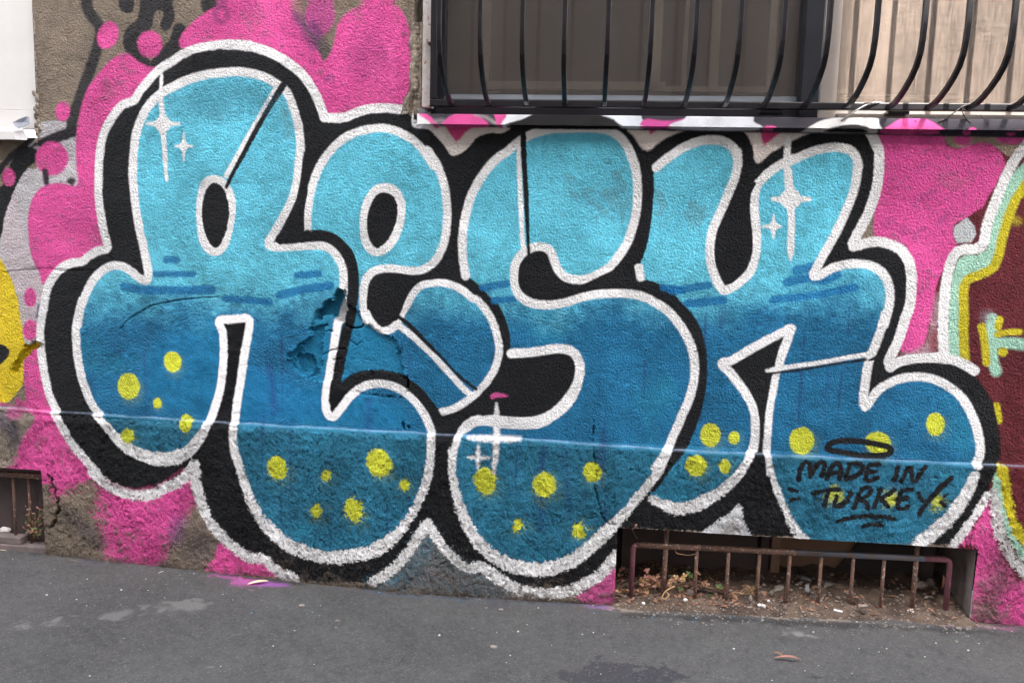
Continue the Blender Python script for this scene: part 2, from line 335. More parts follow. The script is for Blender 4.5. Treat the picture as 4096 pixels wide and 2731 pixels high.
dirt = (np.clip(N50 + .8 * N14 + N160 - 1.9, 0, 1) * .5)[..., None] * t
BLUE = BLUE * (1 - dirt) + lin((92, 128, 140)) * dirt
BLUE = BLUE.astype(np.float32)
del deep, pale, mott, t, h
R_LINE = ('A2 1322,1155 1325,1080 1285,880 1248,700 1212,450 1190,230 A 1190,1560 1197,1400 1212,1235 1250,1105 1310,985 1380,895 1450,835 1560,775 1690,715 1850,672 2050,647 '
 'B 110,645 250,662 370,700 470,760 555,830 610,960 655,1120 680,1330 B2 672,0 650,250 600,445 510,620 425,770 393,830 430,867 620,862 830,853 930,880 1005,955 1050,1050 1062,1150 1060,1280 ')
R_LINE2 = ('B3 1062,0 1010,170 985,300 965,430 940,580 920,720 905,850 905,960 925,1025 960,1045 990,1030 1030,980 1090,900 1160,825 1240,775 1330,750 1430,750 1520,775 1600,815 1680,880 1740,950 1790,1030 1830,1120 1848,1200 1846,1300 '
 'B4 1848,-30 1846,50 1828,180 1790,320 1725,480 1650,610 ')
R_LINE3 = 'B4 1650,610 w=40 1560,730 w=48 1450,830 1330,893 1200,930 1050,950 920,952 790,930 w=50 665,890 535,820 425,725 w=40 325,610 248,470 w=32 185,310 135,150 97,10 '
R_LINE4 = 'B4 97,10 B3 97,1390 79,1270 80,1140 95,1050 112,900 145,700 172,505 205,320 222,200 200,165 130,165 60,172 A3 1975,180 1960,205 1985,260 2000,320 2003,500 1998,600 1975,780 1925,965 1855,1125 w=40 1785,1245 1700,1345 w=50 1600,1398 1500,1420 1400,1415 w=44 1310,1395 1200,1345 1100,1270 w=30 1000,1170 905,1060 815,915 745,740 698,560 680,375 682,225 735,0 A2 690,1568 715,1435 760,1305 815,1190 880,1110 950,1058 1025,1035 1100,1045 1170,1085 1250,1150 1310,1170'
RPOLY = fill(R_LINE + R_LINE2 + R_LINE3.replace('w=40','').replace('w=48','').replace('w=50','').replace('w=32','') + R_LINE4, BLUE, soft=3)
E_TOP = 'B2 742,735 740,640 745,540 770,380 820,210 885,90 B 880,1440 960,1335 1075,1235 1205,1178 1355,1150 1485,1160 1610,1210 1720,1285 1800,1385 1870,1490 B2 1810,0 1890,115 1942,240 1975,380 1990,560 1980,740 1948,870 1895,975 1815,1052 1720,1082 1600,1075 1500,1063 1400,1065 1320,1095 1270,1150 1245,1230 1240,1350 1248,1440 1262,1530 B3 1265,100 1295,165 1350,232 1410,268 1470,268 1530,225 1570,150 '
E_TON = 'B3 1570,150 B2 1600,1430 1640,1370 1690,1285 1760,1215 1880,1188 2000,1200 2120,1250 2220,1330 C3 470,0 560,110 620,230 652,345 665,450 645,560 605,650 545,745 480,815 420,868 340,925 250,975 150,1000 '
EPOLY = fill(E_TOP + E_TON + 'B3 1870,920 1800,830 1720,750 1640,705 1560,665 1450,640 1330,635 1200,652 1100,700 1035,775 1020,740 1040,640 1080,500 1120,350 1150,200 1178,60 B2 1190,1350 1200,1200 1190,1050 1150,920 1080,830 1000,760 900,722 810,716', BLUE, soft=3)
S_TOP = 'C2 365,1125 345,1000 335,860 347,680 375,540 410,425 465,310 550,180 650,75 745,10 C 1030,1300 1100,1250 1200,1197 1350,1160 1550,1150 1750,1150 1880,1175 1975,1235 2045,1330 2090,1440 C2 1825,0 1882,150 1903,300 1903,450 1888,585 1855,710 1815,825 1750,930 1670,1030 1580,1100 1450,1155 1350,1163 1255,1135 1195,1075 1160,995 1125,910 1075,875 1000,868 930,890 870,930 830,985 805,1050 800,1130 805,1210 830,1280 880,1330 950,1370 1040,1385 1150,1385 1280,1360 1400,1320 1550,1290 1700,1283 1800,1285 1900,1300 2000,1330 C3 2040,12 2160,85 D3 470,195 545,310 595,420 620,540 622,660 605,780 565,910 520,1015 480,1115 430,1220 385,1330 330,1420 270,1500 '
S_BOT = 'C4 w=34 2165,20 2095,175 2005,300 1905,420 1800,545 w=40 1700,650 w=50 1600,750 1500,845 1380,945 w=54 1250,1015 1100,1058 980,1062 850,1045 720,1000 w=48 600,930 490,830 w=38 395,690 325,530 w=28 275,350 247,200 243,0 '
S_IN = 'C3 246,1500 252,1400 280,1280 315,1190 w=40 375,1130 450,1085 550,1075 w=48 650,1085 800,1098 920,1098 1030,1085 w=44 1130,1035 1230,960 1310,860 w=36 1365,745 1388,620 1365,520 1315,462 1240,438 1140,440 1030,460 900,475 775,480 '
import re
nw = lambda s: re.sub(r'w=\d+', '', s)
SPOLY = fill(S_TOP + nw(S_BOT) + nw(S_IN) + 'C3 765,350 740,230 700,120 640,10 C2 640,1380 540,1265 470,1200 410,1150', BLUE, soft=3)
K_A = 'D2 280,160 340,105 430,40 D 785,1305 915,1262 1040,1255 1130,1280 1195,1330 1230,1410 D2 1005,20 1008,140 980,260 935,365 890,475 830,610 785,720 763,850 767,980 790,1085 825,1175 865,1240 905,1255 975,1222 1050,1165 1115,1100 1148,1020 1172,900 1180,770 1165,620 1157,470 1178,335 1240,250 1320,180 1400,130 1500,80 E 155,1440 290,1380 410,1340 535,1322 630,1332 700,1365 740,1430 755,1500 E2 745,100 745,200 722,340 670,490 600,650 530,790 450,930 385,1050 355,1110 365,1130 420,1115 500,1070 600,1035 700,1020 800,1022 890,1045 960,1090 1010,1160 1035,1250 1040,1350 1020,1450 985,1568 E3 1000,125 960,260 912,390 872,480 850,540 830,640 812,760 800,880 815,955 870,885 940,800 1030,745 1130,705 1250,688 1350,690 1450,715 1550,765 1650,840 1730,940 1790,1060 1830,1180 1850,1300 1845,1400 1825,1480 '
K_A2 = 'E4 w=36 1745,0 w=44 1695,120 w=52 1615,250 1510,390 w=56 1400,500 1300,590 1200,675 '
K_B = 'D4 w=40 2030,640 w=34 1960,560 1890,450 1830,340 1770,210 1730,100 1693,0 w=28 D3 1290,1500 1270,1370 1275,1250 1285,1100 1300,950 1330,800 1352,680 1375,600 w=34 1400,510 1440,400 1475,300 1490,255 1420,285 1300,345 1200,400 1100,455 1000,515 930,550 875,558 880,590 960,670 1050,790 1120,900 1160,1010 1170,1120 1165,1230 1150,1330 1120,1400 1080,1470 1010,1568 D4 w=40 1280,90 1180,170 w=48 1050,250 900,310 780,330 680,310 w=34 590,270 530,235 '
KPOLY = fill(K_A + nw(K_A2) + 'D4 2100,650 ' + nw(K_B) + 'D4 500,190 580,120 650,10 D3 480,1420 560,1320 600,1230 640,1130 675,1030 705,900 726,760 730,620 720,500 690,370 620,220 540,100 D2 480,1340 380,1240 260,1180 160,1150 130,1060 160,960 190,880 215,780 235,650 250,500 262,350 258,200', BLUE, soft=3)
# deep blue dashes brushed across the change of tone
for s_, w_ in (('A2 1490,985 1585,985', 26), ('A2 1390,1110 1735,1112', 23), ('A2 1110,1225 1300,1255 1600,1255 1900,1250', 30), ('B2 645,1122 840,1106', 26), ('B2 490,1300 700,1250 945,1215', 30),
              ('C2 520,1232 740,1198', 27), ('C2 620,1350 800,1330', 26), ('D2 420,1262 740,1212', 30), ('D2 560,1376 880,1345', 32), ('D2 1540,1080 1670,1050', 38), ('D2 1450,1185 1640,1150 1780,1165 1900,1120', 34), ('C2 2140,1230 2300,1260', 30), ('D2 1330,1340 1700,1300 2060,1230', 30), ('B2 0,1330 400,1360', 26)):
    stroke(s_, DASH, w_, soft=6, op=.85)
fill('B3 300,560 700,760 800,1000 500,1100 250,1050 180,800', (40, 120, 172), soft=60, op=.4)
stroke('B3 400,600 430,800 440,1000', (44, 66, 122), 24, soft=16, op=.55); stroke('B3 1290,900 1285,1150', (44, 66, 122), 20, soft=18, op=.45)
stroke('C3 1065,1360 C4 1050,130 1045,500 1040,700', (36, 64, 118), 22, soft=16, op=.5); stroke('C3 1240,1360 C4 1275,300 1290,600', (40, 68, 118), 20, soft=18, op=.4)
# broken patch: smoother coat of teal
fill('P 500,12 400,110 315,200 275,320 215,450 92,525 105,590 205,700 290,745 470,760 560,700 640,690 800,665 960,690 1050,740 1030,640 985,500 945,400 905,375 850,365 740,290 680,210 640,170 650,10 570,0', (36, 118, 152), soft=4, op=.55)
# letter lines in white
LW = dict(soft=4.4, pit=.25)
stroke(R_LINE, WHITE, 31, **LW); stroke(R_LINE2, WHITE, 31, **LW); stroke(R_LINE3, WHITE, 32, **LW); stroke(R_LINE4, WHITE, 30, **LW)
stroke(E_TOP, WHITE, 30, **LW); stroke(E_TON, WHITE, 28, **LW)
# thick drop of black of R over E
stroke('B2 500,800 650,790 850,772 960,800 1050,870 1115,970 1148,1100 1145,1300 B3 1135,-10 1120,150 1080,290 1050,420 1020,560 1000,700 980,830 972,900', BLACK, 38, soft=4)
fill('B2 700,40 725,250 745,370 712,560 712,722 790,716 620,822 465,820 560,620 640,440 680,250', BLACK, soft=3, smooth=False)
stroke('B3 980,880 1080,760 1190,690 1320,668 1450,675 1570,705 1660,770 1760,860 1850,970 1930,1080', BLACK, 34, soft=4)
stroke(S_TOP, WHITE, 33, **LW); stroke(S_BOT, WHITE, 34, **LW); stroke(S_IN, WHITE, 26, **LW)
stroke(K_A, WHITE, 34, **LW); stroke(K_A2, WHITE, 40, **LW); stroke(K_B, WHITE, 34, **LW)
stroke('D2 125,1055 140,1140', WHITE, 32, soft=4)
stroke('D3 480,40 560,120 640,240 690,400 705,560 700,720 665,900 610,1100 540,1270', BLACK, 26, soft=5)
# counters
fill('A2 1880,230 1800,290 1770,400 1758,550 1772,750 1800,850 1860,925 1940,950 2010,910 2060,820 2100,640 2115,500 2090,380 2040,290 1980,240', WHITE, soft=3)
fill('A2 1900,298 1840,370 1812,500 1810,600 1838,750 1888,850 1935,877 1980,840 2030,720 2054,600 2050,480 2018,380 1965,310', BLACK, soft=3)
fill('B2 1430,297 1330,330 1260,420 1220,540 1207,680 1220,810 1260,900 1330,945 1400,945 1480,900 1560,790 1605,650 1620,500 1590,400 1530,325', WHITE, soft=3)
fill('B2 1400,383 1340,430 1290,540 1272,660 1285,770 1320,850 1365,880 1430,840 1500,740 1538,620 1545,500 1510,420 1460,388', BLACK, soft=3)
fill('B2 1330,1165 1370,1125 1430,1102 1550,1102 1700,1125 1850,1110 1950,1040 2030,1120 1880,1158 1760,1172 1690,1222 1640,1290 1610,1360 1580,1450 1540,1530 B3 1500,190 1450,228 1400,240 1340,180 1290,90 B2 1275,1440 1272,1330 1300,1200', BLACK, soft=3.5)
fill('C2 945,935 1000,908 1060,912 1100,965 1135,1060 1200,1150 1300,1205 1420,1200 1700,1080 1800,1180 1880,1240 1700,1240 1550,1250 1400,1280 1250,1320 1100,1338 960,1320 880,1270 840,1200 838,1100 860,1010', BLACK, soft=3.5)
fill('C3 765,525 950,512 1100,492 1200,482 1270,495 1325,535 1342,610 1325,700 1270,800 1190,900 1100,975 1000,1028 900,1045 750,1040 600,1025 500,1025 500,850 650,700 700,550', BLACK, soft=4)
fill('D3 960,585 1080,545 1200,480 1392,368 1360,500 1325,620 1290,800 1265,960 1235,1100 1215,1200 1205,1060 1180,930 1100,780 1020,660', BLACK, soft=3, smooth=False)
stroke('D3 1212,1000 1216,1200 1210,1370', BLACK, 7, soft=4)
fill('D3 1165,1378 1205,1362 1250,1385 1265,1568 D4 1693,20 1730,180 1850,430 1700,590 1500,590 1420,420 1395,300 1340,300 D3 1080,1568', BLACK, soft=4, smooth=False)
fill('D2 930,1203 880,1150 830,1070 805,980 805,860 830,730 880,620 950,480 1040,330 1170,290 1130,400 1120,520 1130,650 1146,800 1142,920 1110,1020 1060,1100 1000,1160', BLACK, soft=3)
# white tooth above the niche
fill('D4 950,600 1100,492 1250,392 1330,315 1368,285 1398,305 1415,390 1455,490 1520,620', (214, 212, 214), soft=4, smooth=False)
fill('D4 1210,570 1270,470 1340,440 1400,570', (158, 150, 145), soft=14, op=.8)
# crease lines
stroke('B 455,800 A2 2190,-60 2030,230', WHITE, 20, soft=3.5, smooth=False); stroke('B w=26 520,770 w=20 400,960 265,1190 B2 w=15 60,230 15,330', BLACK, 20, soft=3.5, smooth=False)
stroke('C w=24 1085,1270 C2 w=18 840,40 855,450 872,800 885,900', WHITE, 20, soft=4, smooth=False); stroke('C w=22 1105,1210 1108,1400 C2 w=20 882,0 905,400 w=13 922,800 930,940', BLACK, 20, soft=3.5, smooth=False)
stroke('B3 w=24 1540,215 1700,335 1860,490 2000,640 2130,785 2215,858', WHITE, 20, soft=4, smooth=False); stroke('B3 w=16 1530,130 1640,212 1800,372 w=9 1950,522 w=12 2100,682 2250,800', BLACK, 12, soft=3, smooth=False)
stroke('D3 w=18 1280,632 1450,603 1700,568 1950,523 2180,482', WHITE, 22, soft=4, smooth=False); stroke('D3 w=10 1270,660 1450,642 1700,603 1950,562 2160,532', BLACK, 10, soft=4, smooth=False)
stroke('E3 w=8 850,538 w=14 920,515', BLACK, 9, soft=3)
fill('A 1480,880 1700,800 2000,740 2240,760 B 300,760 420,900 330,1010 60,1040 A 2000,1060 1700,1050 1500,1010', (62, 120, 138), soft=30, rag=12, op=.38)
fill('B 480,870 560,1000 590,1200 560,1240 500,1050', (110, 140, 146), soft=20, rag=8, op=.4)
# --- yellow dots
for t_, u, v, rx, ry, an in (('A3', 1545, 553, 78, 95, -8), ('A3', 1152, 772, 98, 118, -10), ('A3', 1412, 922, 36, 44, 0), ('A3', 1670, 1100, 54, 80, 0), ('A3', 1158, 1210, 62, 62, 20),
    ('B4', 475, 155, 86, 108, -22), ('B4', 912, 228, 38, 45, 0), ('B4', 1385, 110, 112, 128, -30), ('B4', 1612, 310, 46, 50, 0), ('B4', 822, 548, 50, 56, 0), ('B4', 1155, 530, 76, 108, -20),
    ('C4', 540, 270, 98, 120, -10), ('C4', 1072, 305, 102, 112, 0), ('C4', 1500, 190, 82, 88, -20), ('C4', 828, 672, 46, 53, 0), ('C4', 1382, 708, 57, 65, 0),
    ('D3', 765, 1208, 90, 106, 0), ('D3', 977, 1233, 50, 57, 0), ('D3', 635, 1480, 92, 96, 0), ('D3', 892, 1487, 48, 66, 0),
    ('E3', 248, 1260, 113, 120, 0), ('E3', 932, 1280, 118, 100, 20), ('E3', 1447, 1112, 82, 105, 0)):
    dot(t_, u, v, rx, ry, YEL, an, soft=5)
    dot(t_, u + rx * .25, v + ry * .35, rx * .95, ry * .95, (150, 170, 90), an, soft=30, rag=6, op=.28)
    dot(t_, u, v, rx * .93, ry * .93, YEL, an, soft=6)
for u, v, rx, ry in ((330, 190, 85, 85), (905, 230, 78, 88), (1370, 260, 66, 78)): dot('E4', u, v, rx, ry, YEL, soft=16, rag=3.5, op=.85)
# --- sparkles
def sparkle(t, u, v, up, dn, l, r, lw, core):
    P = []; 
    for (ax, ay, bx, by) in ((0, -up, r, 0), (r, 0, 0, dn), (0, dn, -l, 0), (-l, 0, 0, -up)):
        for k in range(6):
            q = k / 6; m = (1 - q) ** 1.9; n_ = q ** 1.9
            P.append('%.1f,%.1f' % (u + ax * m + bx * n_, v + ay * m + by * n_))
    fill(t + ' ' + ' '.join(P), WHITE, soft=4, smooth=False)
    dot(t, u, v, core, core, WHITE, soft=5, rag=.8)
    stroke(f'{t} w={lw*.3} {u},{v-up} w={lw*1.3} {u},{v} w={lw*.3} {u},{v+dn}', WHITE, lw, soft=5, smooth=False); stroke(f'{t} w={lw*.7} {u-l},{v} w={lw*1.2} {u},{v} w={lw*.7} {u+r},{v}', WHITE, lw, soft=5, smooth=False)
sparkle('A', 1458, 1110, 200, 230, 140, 145, 16, 66)
stroke('A w=12 1450,680 w=15 1440,900 w=18 1455,1090 1478,1400 w=15 A2 1478,100 w=12 1495,270', WHITE, 15, soft=4)
sparkle('A', 1645, 1310, 125, 140, 70, 72, 12, 38)
sparkle('D2', 1482, 440, 260, 260, 150, 170, 24, 92)
stroke('D w=24 1685,1255 w=26 D2 1450,90 1462,300 1480,440 w=24 1492,640 w=28 1485,880 w=12 1485,980', WHITE, 24, soft=4.5)
sparkle('D2', 1330, 685, 105, 105, 90, 62, 15, 42)
stroke('C3 w=6 640,925 w=22 642,1050 w=26 640,1235 w=20 632,1400 C4 w=18 622,130 w=8 618,205', WHITE, 20, soft=7)
stroke('C3 w=10 385,1232 w=20 520,1238 640,1240 760,1242 w=12 845,1242', WHITE, 24, soft=9)
stroke('C3 w=6 480,1300 w=18 478,1400 w=8 476,1500', WHITE, 14, soft=8); stroke('C3 w=6 385,1400 w=16 478,1406 w=8 578,1405', WHITE, 12, soft=7)
fill('C3 585,855 640,828 745,850 725,868 640,875 600,888', (200, 84, 140), soft=4)
# --- handwriting
TXT = []
def ink(s, w, **k):
    w *= 1.28; TXT.append((s, w)); stroke(s, (30, 29, 31), w, soft=3, rag=.8, **k)
ink('E3 480,1320 520,1275 620,1258 760,1262 900,1285 1010,1310 1050,1345 1020,1380 900,1392 750,1385 600,1360 510,1345', 19, closed=True)
for s_ in ('T 120,225 130,160 150,110 185,85 205,120 210,195', 'T 210,195 245,135 280,95 312,90 318,130 300,195', 'T 335,215 355,160 385,110 420,98 440,120 445,165 435,210', 'T 360,175 450,165',
           'T 505,105 495,160 480,215', 'T 505,100 560,95 610,120 605,155 560,195 485,218', 'T 735,105 680,108 655,125 640,180 635,225 670,232 725,208', 'T 645,170 705,160', 'T 882,125 868,180 852,225',
           'T 905,235 930,190 955,145 980,130 985,180 990,225 1020,230 1045,190 1070,150 1090,130',
           'T 240,330 280,312 350,300 430,297', 'T 350,310 330,370 315,420', 'T 410,350 395,400 405,425 450,418 490,385 522,330', 'T 600,300 575,360 545,440', 'T 600,300 640,280 675,295 665,330 620,360 590,372 640,405 650,440',
           'T 750,300 725,370 700,430', 'T 850,300 790,345 745,370 780,400 805,430', 'T 985,295 920,305 900,330 885,390 880,440 920,445 955,430', 'T 895,372 955,365', 'T 1035,325 1055,365 1100,395', 'T 1290,210 1200,290 1140,360 1080,430 1040,495'):
    ink(s_, 15.5)
ink('T 1290,212 1200,295 1130,365', 18); ink('T 425,535 520,515 640,505 780,505 855,525', 15); ink('T 620,575 690,568 755,568', 15)
ink('T 60,295 105,310', 12); ink('T 60,382 115,368', 13); ink('T 1235,350 1265,335', 9); ink('T 1215,395 1240,420', 14)
ink('T 150,5 ', 1)
# --- painted front of the sill (same wall plane mapping, above the plaster)
def sfill(s, c, soft=4, **k): fill(s, c, soft=soft, rag=.4, **k)
sfill('C 120,1000 E 2400,1060 2400,1240 C 120,1128', (62, 58, 66), smooth=False)
sfill('C 120,1000 200,1040 260,1080 312,1140 120,1140', (226, 224, 224)); 
stroke('C 215,1040 270,1072 330,1130', PINK, 16, soft=6)
sfill('C 408,1140 440,1080 500,1045 560,1010 640,1010 700,1045 755,1080 782,1140', PINK)
stroke('C 340,1105 400,1100', (150, 140, 140), 12, soft=12); stroke('C 690,1045 780,1070 880,1125', (176, 166, 164), 10, soft=9)
sfill('C 860,1010 1010,1010 960,1070 930,1140 885,1140 865,1080', PINK)
sfill('C 1000,1015 1260,1015 1130,1080 1010,1140 920,1140 960,1070', (228, 228, 230))
sfill('C 1240,1030 1400,1010 1740,1020 1850,1060 2020,1150 1000,1150 1130,1080', (26, 24, 25))
sfill('C 1735,1020 2110,1020 2160,1085 2190,1150 2000,1150 1900,1085', (226, 230, 236))
sfill('D 375,1150 372,1105 420,1085 480,1092 550,1102 650,1098 750,1080 700,1120 655,1150', (205, 78, 150))
sfill('D 640,1155 740,1088 830,1040 1300,1040 1355,1110 1385,1170', (222, 222, 226))
dot('D', 1500, 1160, 50, 16, PINK)
sfill('D 1820,1175 1950,1100 2100,1070 E 500,1060 850,1070 900,1130 920,1190 760,1190 300,1185', (232, 228, 224))
sfill('E 455,1185 540,1150 640,1135 740,1140 830,1190', (34, 32, 33))
sfill('E 970,1195 1030,1120 1100,1085 1200,1080 1300,1085 1395,1130 1460,1200', PINK)
dot('E', 1725, 1188, 36, 24, PINK); dot('E', 2120, 1203, 34, 14, PINK)
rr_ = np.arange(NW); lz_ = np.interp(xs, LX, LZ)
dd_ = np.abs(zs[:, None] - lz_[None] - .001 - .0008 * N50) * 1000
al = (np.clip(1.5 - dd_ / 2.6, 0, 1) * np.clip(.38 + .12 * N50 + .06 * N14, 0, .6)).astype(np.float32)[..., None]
IMG[:] = IMG * (1 - al) + (IMG * .35 + lin((188, 206, 232)) * .65) * al      # skylight highlight painted pale along the ledge
# --- wear: grime and bare concrete towards the ground, dirt in pits
edge = np.interp(xs, GX, GZ)[None]
hh = zs[:, None] - edge
wear = np.clip((N5 * .6 + N14 * .9 + N2 * .5) * .6 + .55 - hh / .10, 0, 1) * np.clip(1.2 - np.abs(xs[None] - (-.2)) / 1.3, .25, 1) * .75
wear = wear.astype(np.float32)[..., None]
IMG = IMG * (1 - wear) + lin((104, 90, 80)) * wear
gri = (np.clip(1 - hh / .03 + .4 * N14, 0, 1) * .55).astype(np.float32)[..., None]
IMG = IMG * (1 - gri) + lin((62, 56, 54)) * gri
gr = (PITS * low * .12 + np.clip(N5 + N2 - 2.2, 0, 1) * .18).astype(np.float32)[..., None]
IMG = IMG * (1 - gr) + lin((70, 66, 66)) * gr
IMG *= (1 + .035 * N2 + .03 * N14)[..., None]
IMG = np.clip(IMG, .004, .9)

# masks for the parts, in canvas space
def pmask(P):
    m = np.zeros((NH, NW), bool); (a, b, c, d), q = polymask(P); m[a:b, c:d] = q; return m
IDM = np.zeros((NH, NW), np.uint8)
sp, _ = parse(SIL_PATH + SIL2 + SIL3 + 'B4 900,1180 ' + SIL4 + SIL5 + 'C4 1740,690 E4 1530,690 ' + OUTR1 + 'E4 1900,60 E3 2035,1400 2030,1250 2010,1100 1970,930 1900,800 1810,680 ' + OUTR2 + OUTR3 + OUTR4 + 'E 830,1120 D 1000,1110 C 1000,1090 B 1760,1120 ' + TOPL + TOPL2)
IDM[pmask(tocan(sp))] = 1
for k, Pk in ((2, RPOLY), (3, EPOLY), (4, SPOLY), (5, KPOLY)): IDM[pmask(Pk)] = k
for s_, w_ in TXT:
    pts, _ = parse(s_); P, ww = catmull(tocan(pts), False, ws=[w_ * 1.25 * pxscale(p) for p in pts])
    if len(pts) < 2: continue
    r = segdist(P, ww, 4); (a, b, c, d), A = r
    IDM[a:b, c:d][A < 0] = 6

# relief in metres, positive = into the wall
DEP = np.zeros((NH, NW, 1), np.float32)
def relief(s, depth, soft=3, smooth=False, stroke_w=None):
    pts, ws = parse(s); P = tocan(pts)
    if stroke_w is None:
        m = polymask(P); sd = segdist(P, [0] * len(P), 14, True); (y0, y1, x0, x1), A = sd
        (a, b, c, d), M = m; F_ = np.zeros_like(A, bool); F_[a - y0:b - y0, c - x0:d - x0] = M
        A = np.where(F_, -A, A) + (N5 * 2.2 + N14 * 2.5)[y0:y1, x0:x1]
        al = np.clip(.5 - A / soft, 0, 1)
    else:
        w0 = [(stroke_w if q is None else q) * pxscale(p) for q, p in zip(ws, pts)]
        if smooth: P, w0 = catmull(P, ws=w0)
        (y0, y1, x0, x1), A = segdist(P, w0, 10); al = np.clip(.5 - (A + NE[y0:y1, x0:x1] * .5) / soft, 0, 1)
    blend((y0, y1, x0, x1), al, depth, DEP)
    return al, (y0, y1, x0, x1)
# broken render: deep at the upper left, fading out to the right
relief('P 500,12 470,50 465,85 400,110 370,165 315,200 310,250 275,320 290,370 260,410 215,450 150,500 92,525 105,590 150,650 205,700 290,745 400,752 480,735 600,700 640,690 800,668 960,690 1050,740 1040,690 1010,600 985,500 945,400 905,375 850,365 800,330 740,290 700,250 680,210 640,170 600,150 575,130 570,90 545,25', .012, soft=1.6)
relief('P 275,320 290,370 260,410 215,450 150,500 92,525 105,590 150,650 205,700 290,745 340,700 360,600 380,420 400,300', .026, soft=1.6)
relief('P 500,12 470,50 465,85 400,110 370,165 315,200 310,260 345,270 380,225 430,220 470,245 490,275 540,285 560,200 575,130 570,90 545,25', .055, soft=1.6)
relief('P 150,545 270,530 300,590 335,660 300,715 205,690 165,610', .042, soft=1.6)
relief('A3 90,660 110,580 160,500 220,420 300,370 350,360 385,405 340,430 290,450 240,510 200,570 150,650', .022, soft=1.6)
for s_, d_, w_ in (('P 540,250 560,300 610,325 680,320 700,290', .03, 6), ('P 290,365 350,368 420,345 450,350', .024, 4), ('P 420,520 480,490 560,495', .018, 4), ('P 600,430 640,465 690,430', .018, 3), ('P 340,560 390,530 440,500 500,495', .024, 3.5), ('P 450,580 520,570', .02, 4), ('P 430,690 480,670', .018, 3),
                   ('P 1060,740 1060,830', .025, 8), ('P 640,825 700,845 850,865 1010,872', .008, 3),
                   ('A4 w=4 440,220 w=8 470,255 468,300 505,350 498,400 530,440 522,480 540,530 505,575 512,620 480,650 470,685 w=4 440,690', .03, 7), ('C3 1510,1080 1508,1300 1515,1460 C4 1512,40 1535,150 1525,350 1552,450 1590,600 1650,660 1730,668', .012, 3),
                   ('A3 1085,260 1130,190 1200,140 1350,50 1550,10 1800,-20 1950,-25', .005, 5), ('A2 -60,1110 150,1085 400,1062 600,1082 830,1075', .003, 5), ('B3 1590,1110 1600,1150', .012, 12), ('B3 1640,1125 1645,1140', .01, 8),
                   ('B 1660,1100 1665,1400 1650,1568', .003, 3), ('E3 820,1430 1300,1445 1740,1448', .003, 4), ('D2 540,768 720,768', .002, 3), ('D2 500,903 730,905', .002, 3)):
    relief(s_, d_, soft=2, smooth=False, stroke_w=w_)
# how rough the coat is (alpha channel): smooth trowelled spots
RGH = np.ones((NH, NW), np.float32)
def rough(s, v):
    P = tocan(parse(s)[0]); P, _ = catmull(P, True); (a, b, c, d), M = polymask(P); RGH[a:b, c:d][M] = v
rough('A3 1350,420 1700,250 1950,300 2000,600 1980,1020 1500,1010 1250,900 1230,700', .35)
rough('B3 -200,150 250,150 250,560 500,650 700,780 900,760 1200,830 1500,900 1640,1000 1500,1150 900,1110 0,1070 -200,1050', .30)
rough('P 500,12 315,200 275,320 92,525 205,700 290,745 640,690 1050,740 985,500 905,375 680,210 545,25', .45)
rough('C 180,1120 2240,1130 2240,1230 1700,1200 700,1220 240,1220', .6)
def blur(a, r):
    for ax in (0, 1):
        k = np.cumsum(np.concatenate([np.repeat(a.take([0], ax), r + 1, ax), a, np.repeat(a.take([-1], ax), r, ax)], ax), ax)
        n = a.shape[ax]; a = (k.take(range(2 * r + 1, 2 * r + 1 + n), ax) - k.take(range(0, n), ax)) / (2 * r + 1)
    return a
RGH = blur(blur(RGH, 14), 14)
def make_image(name, rgb, alpha=None):
    h_, w_ = rgb.shape[:2]; buf = np.ones((h_, w_, 4), np.float32); buf[..., :3] = rgb
    im = bpy.data.images.new(name, w_, h_, alpha=True, float_buffer=True); im.alpha_mode = 'CHANNEL_PACKED'
    im.colorspace_settings.name = 'Linear Rec.709'
    if alpha is not None: buf[..., 3] = alpha
    im.pixels.foreach_set(buf.ravel()); im.update(); im.pack(); return im
wall_img = make_image('wall_paint', IMG, RGH)

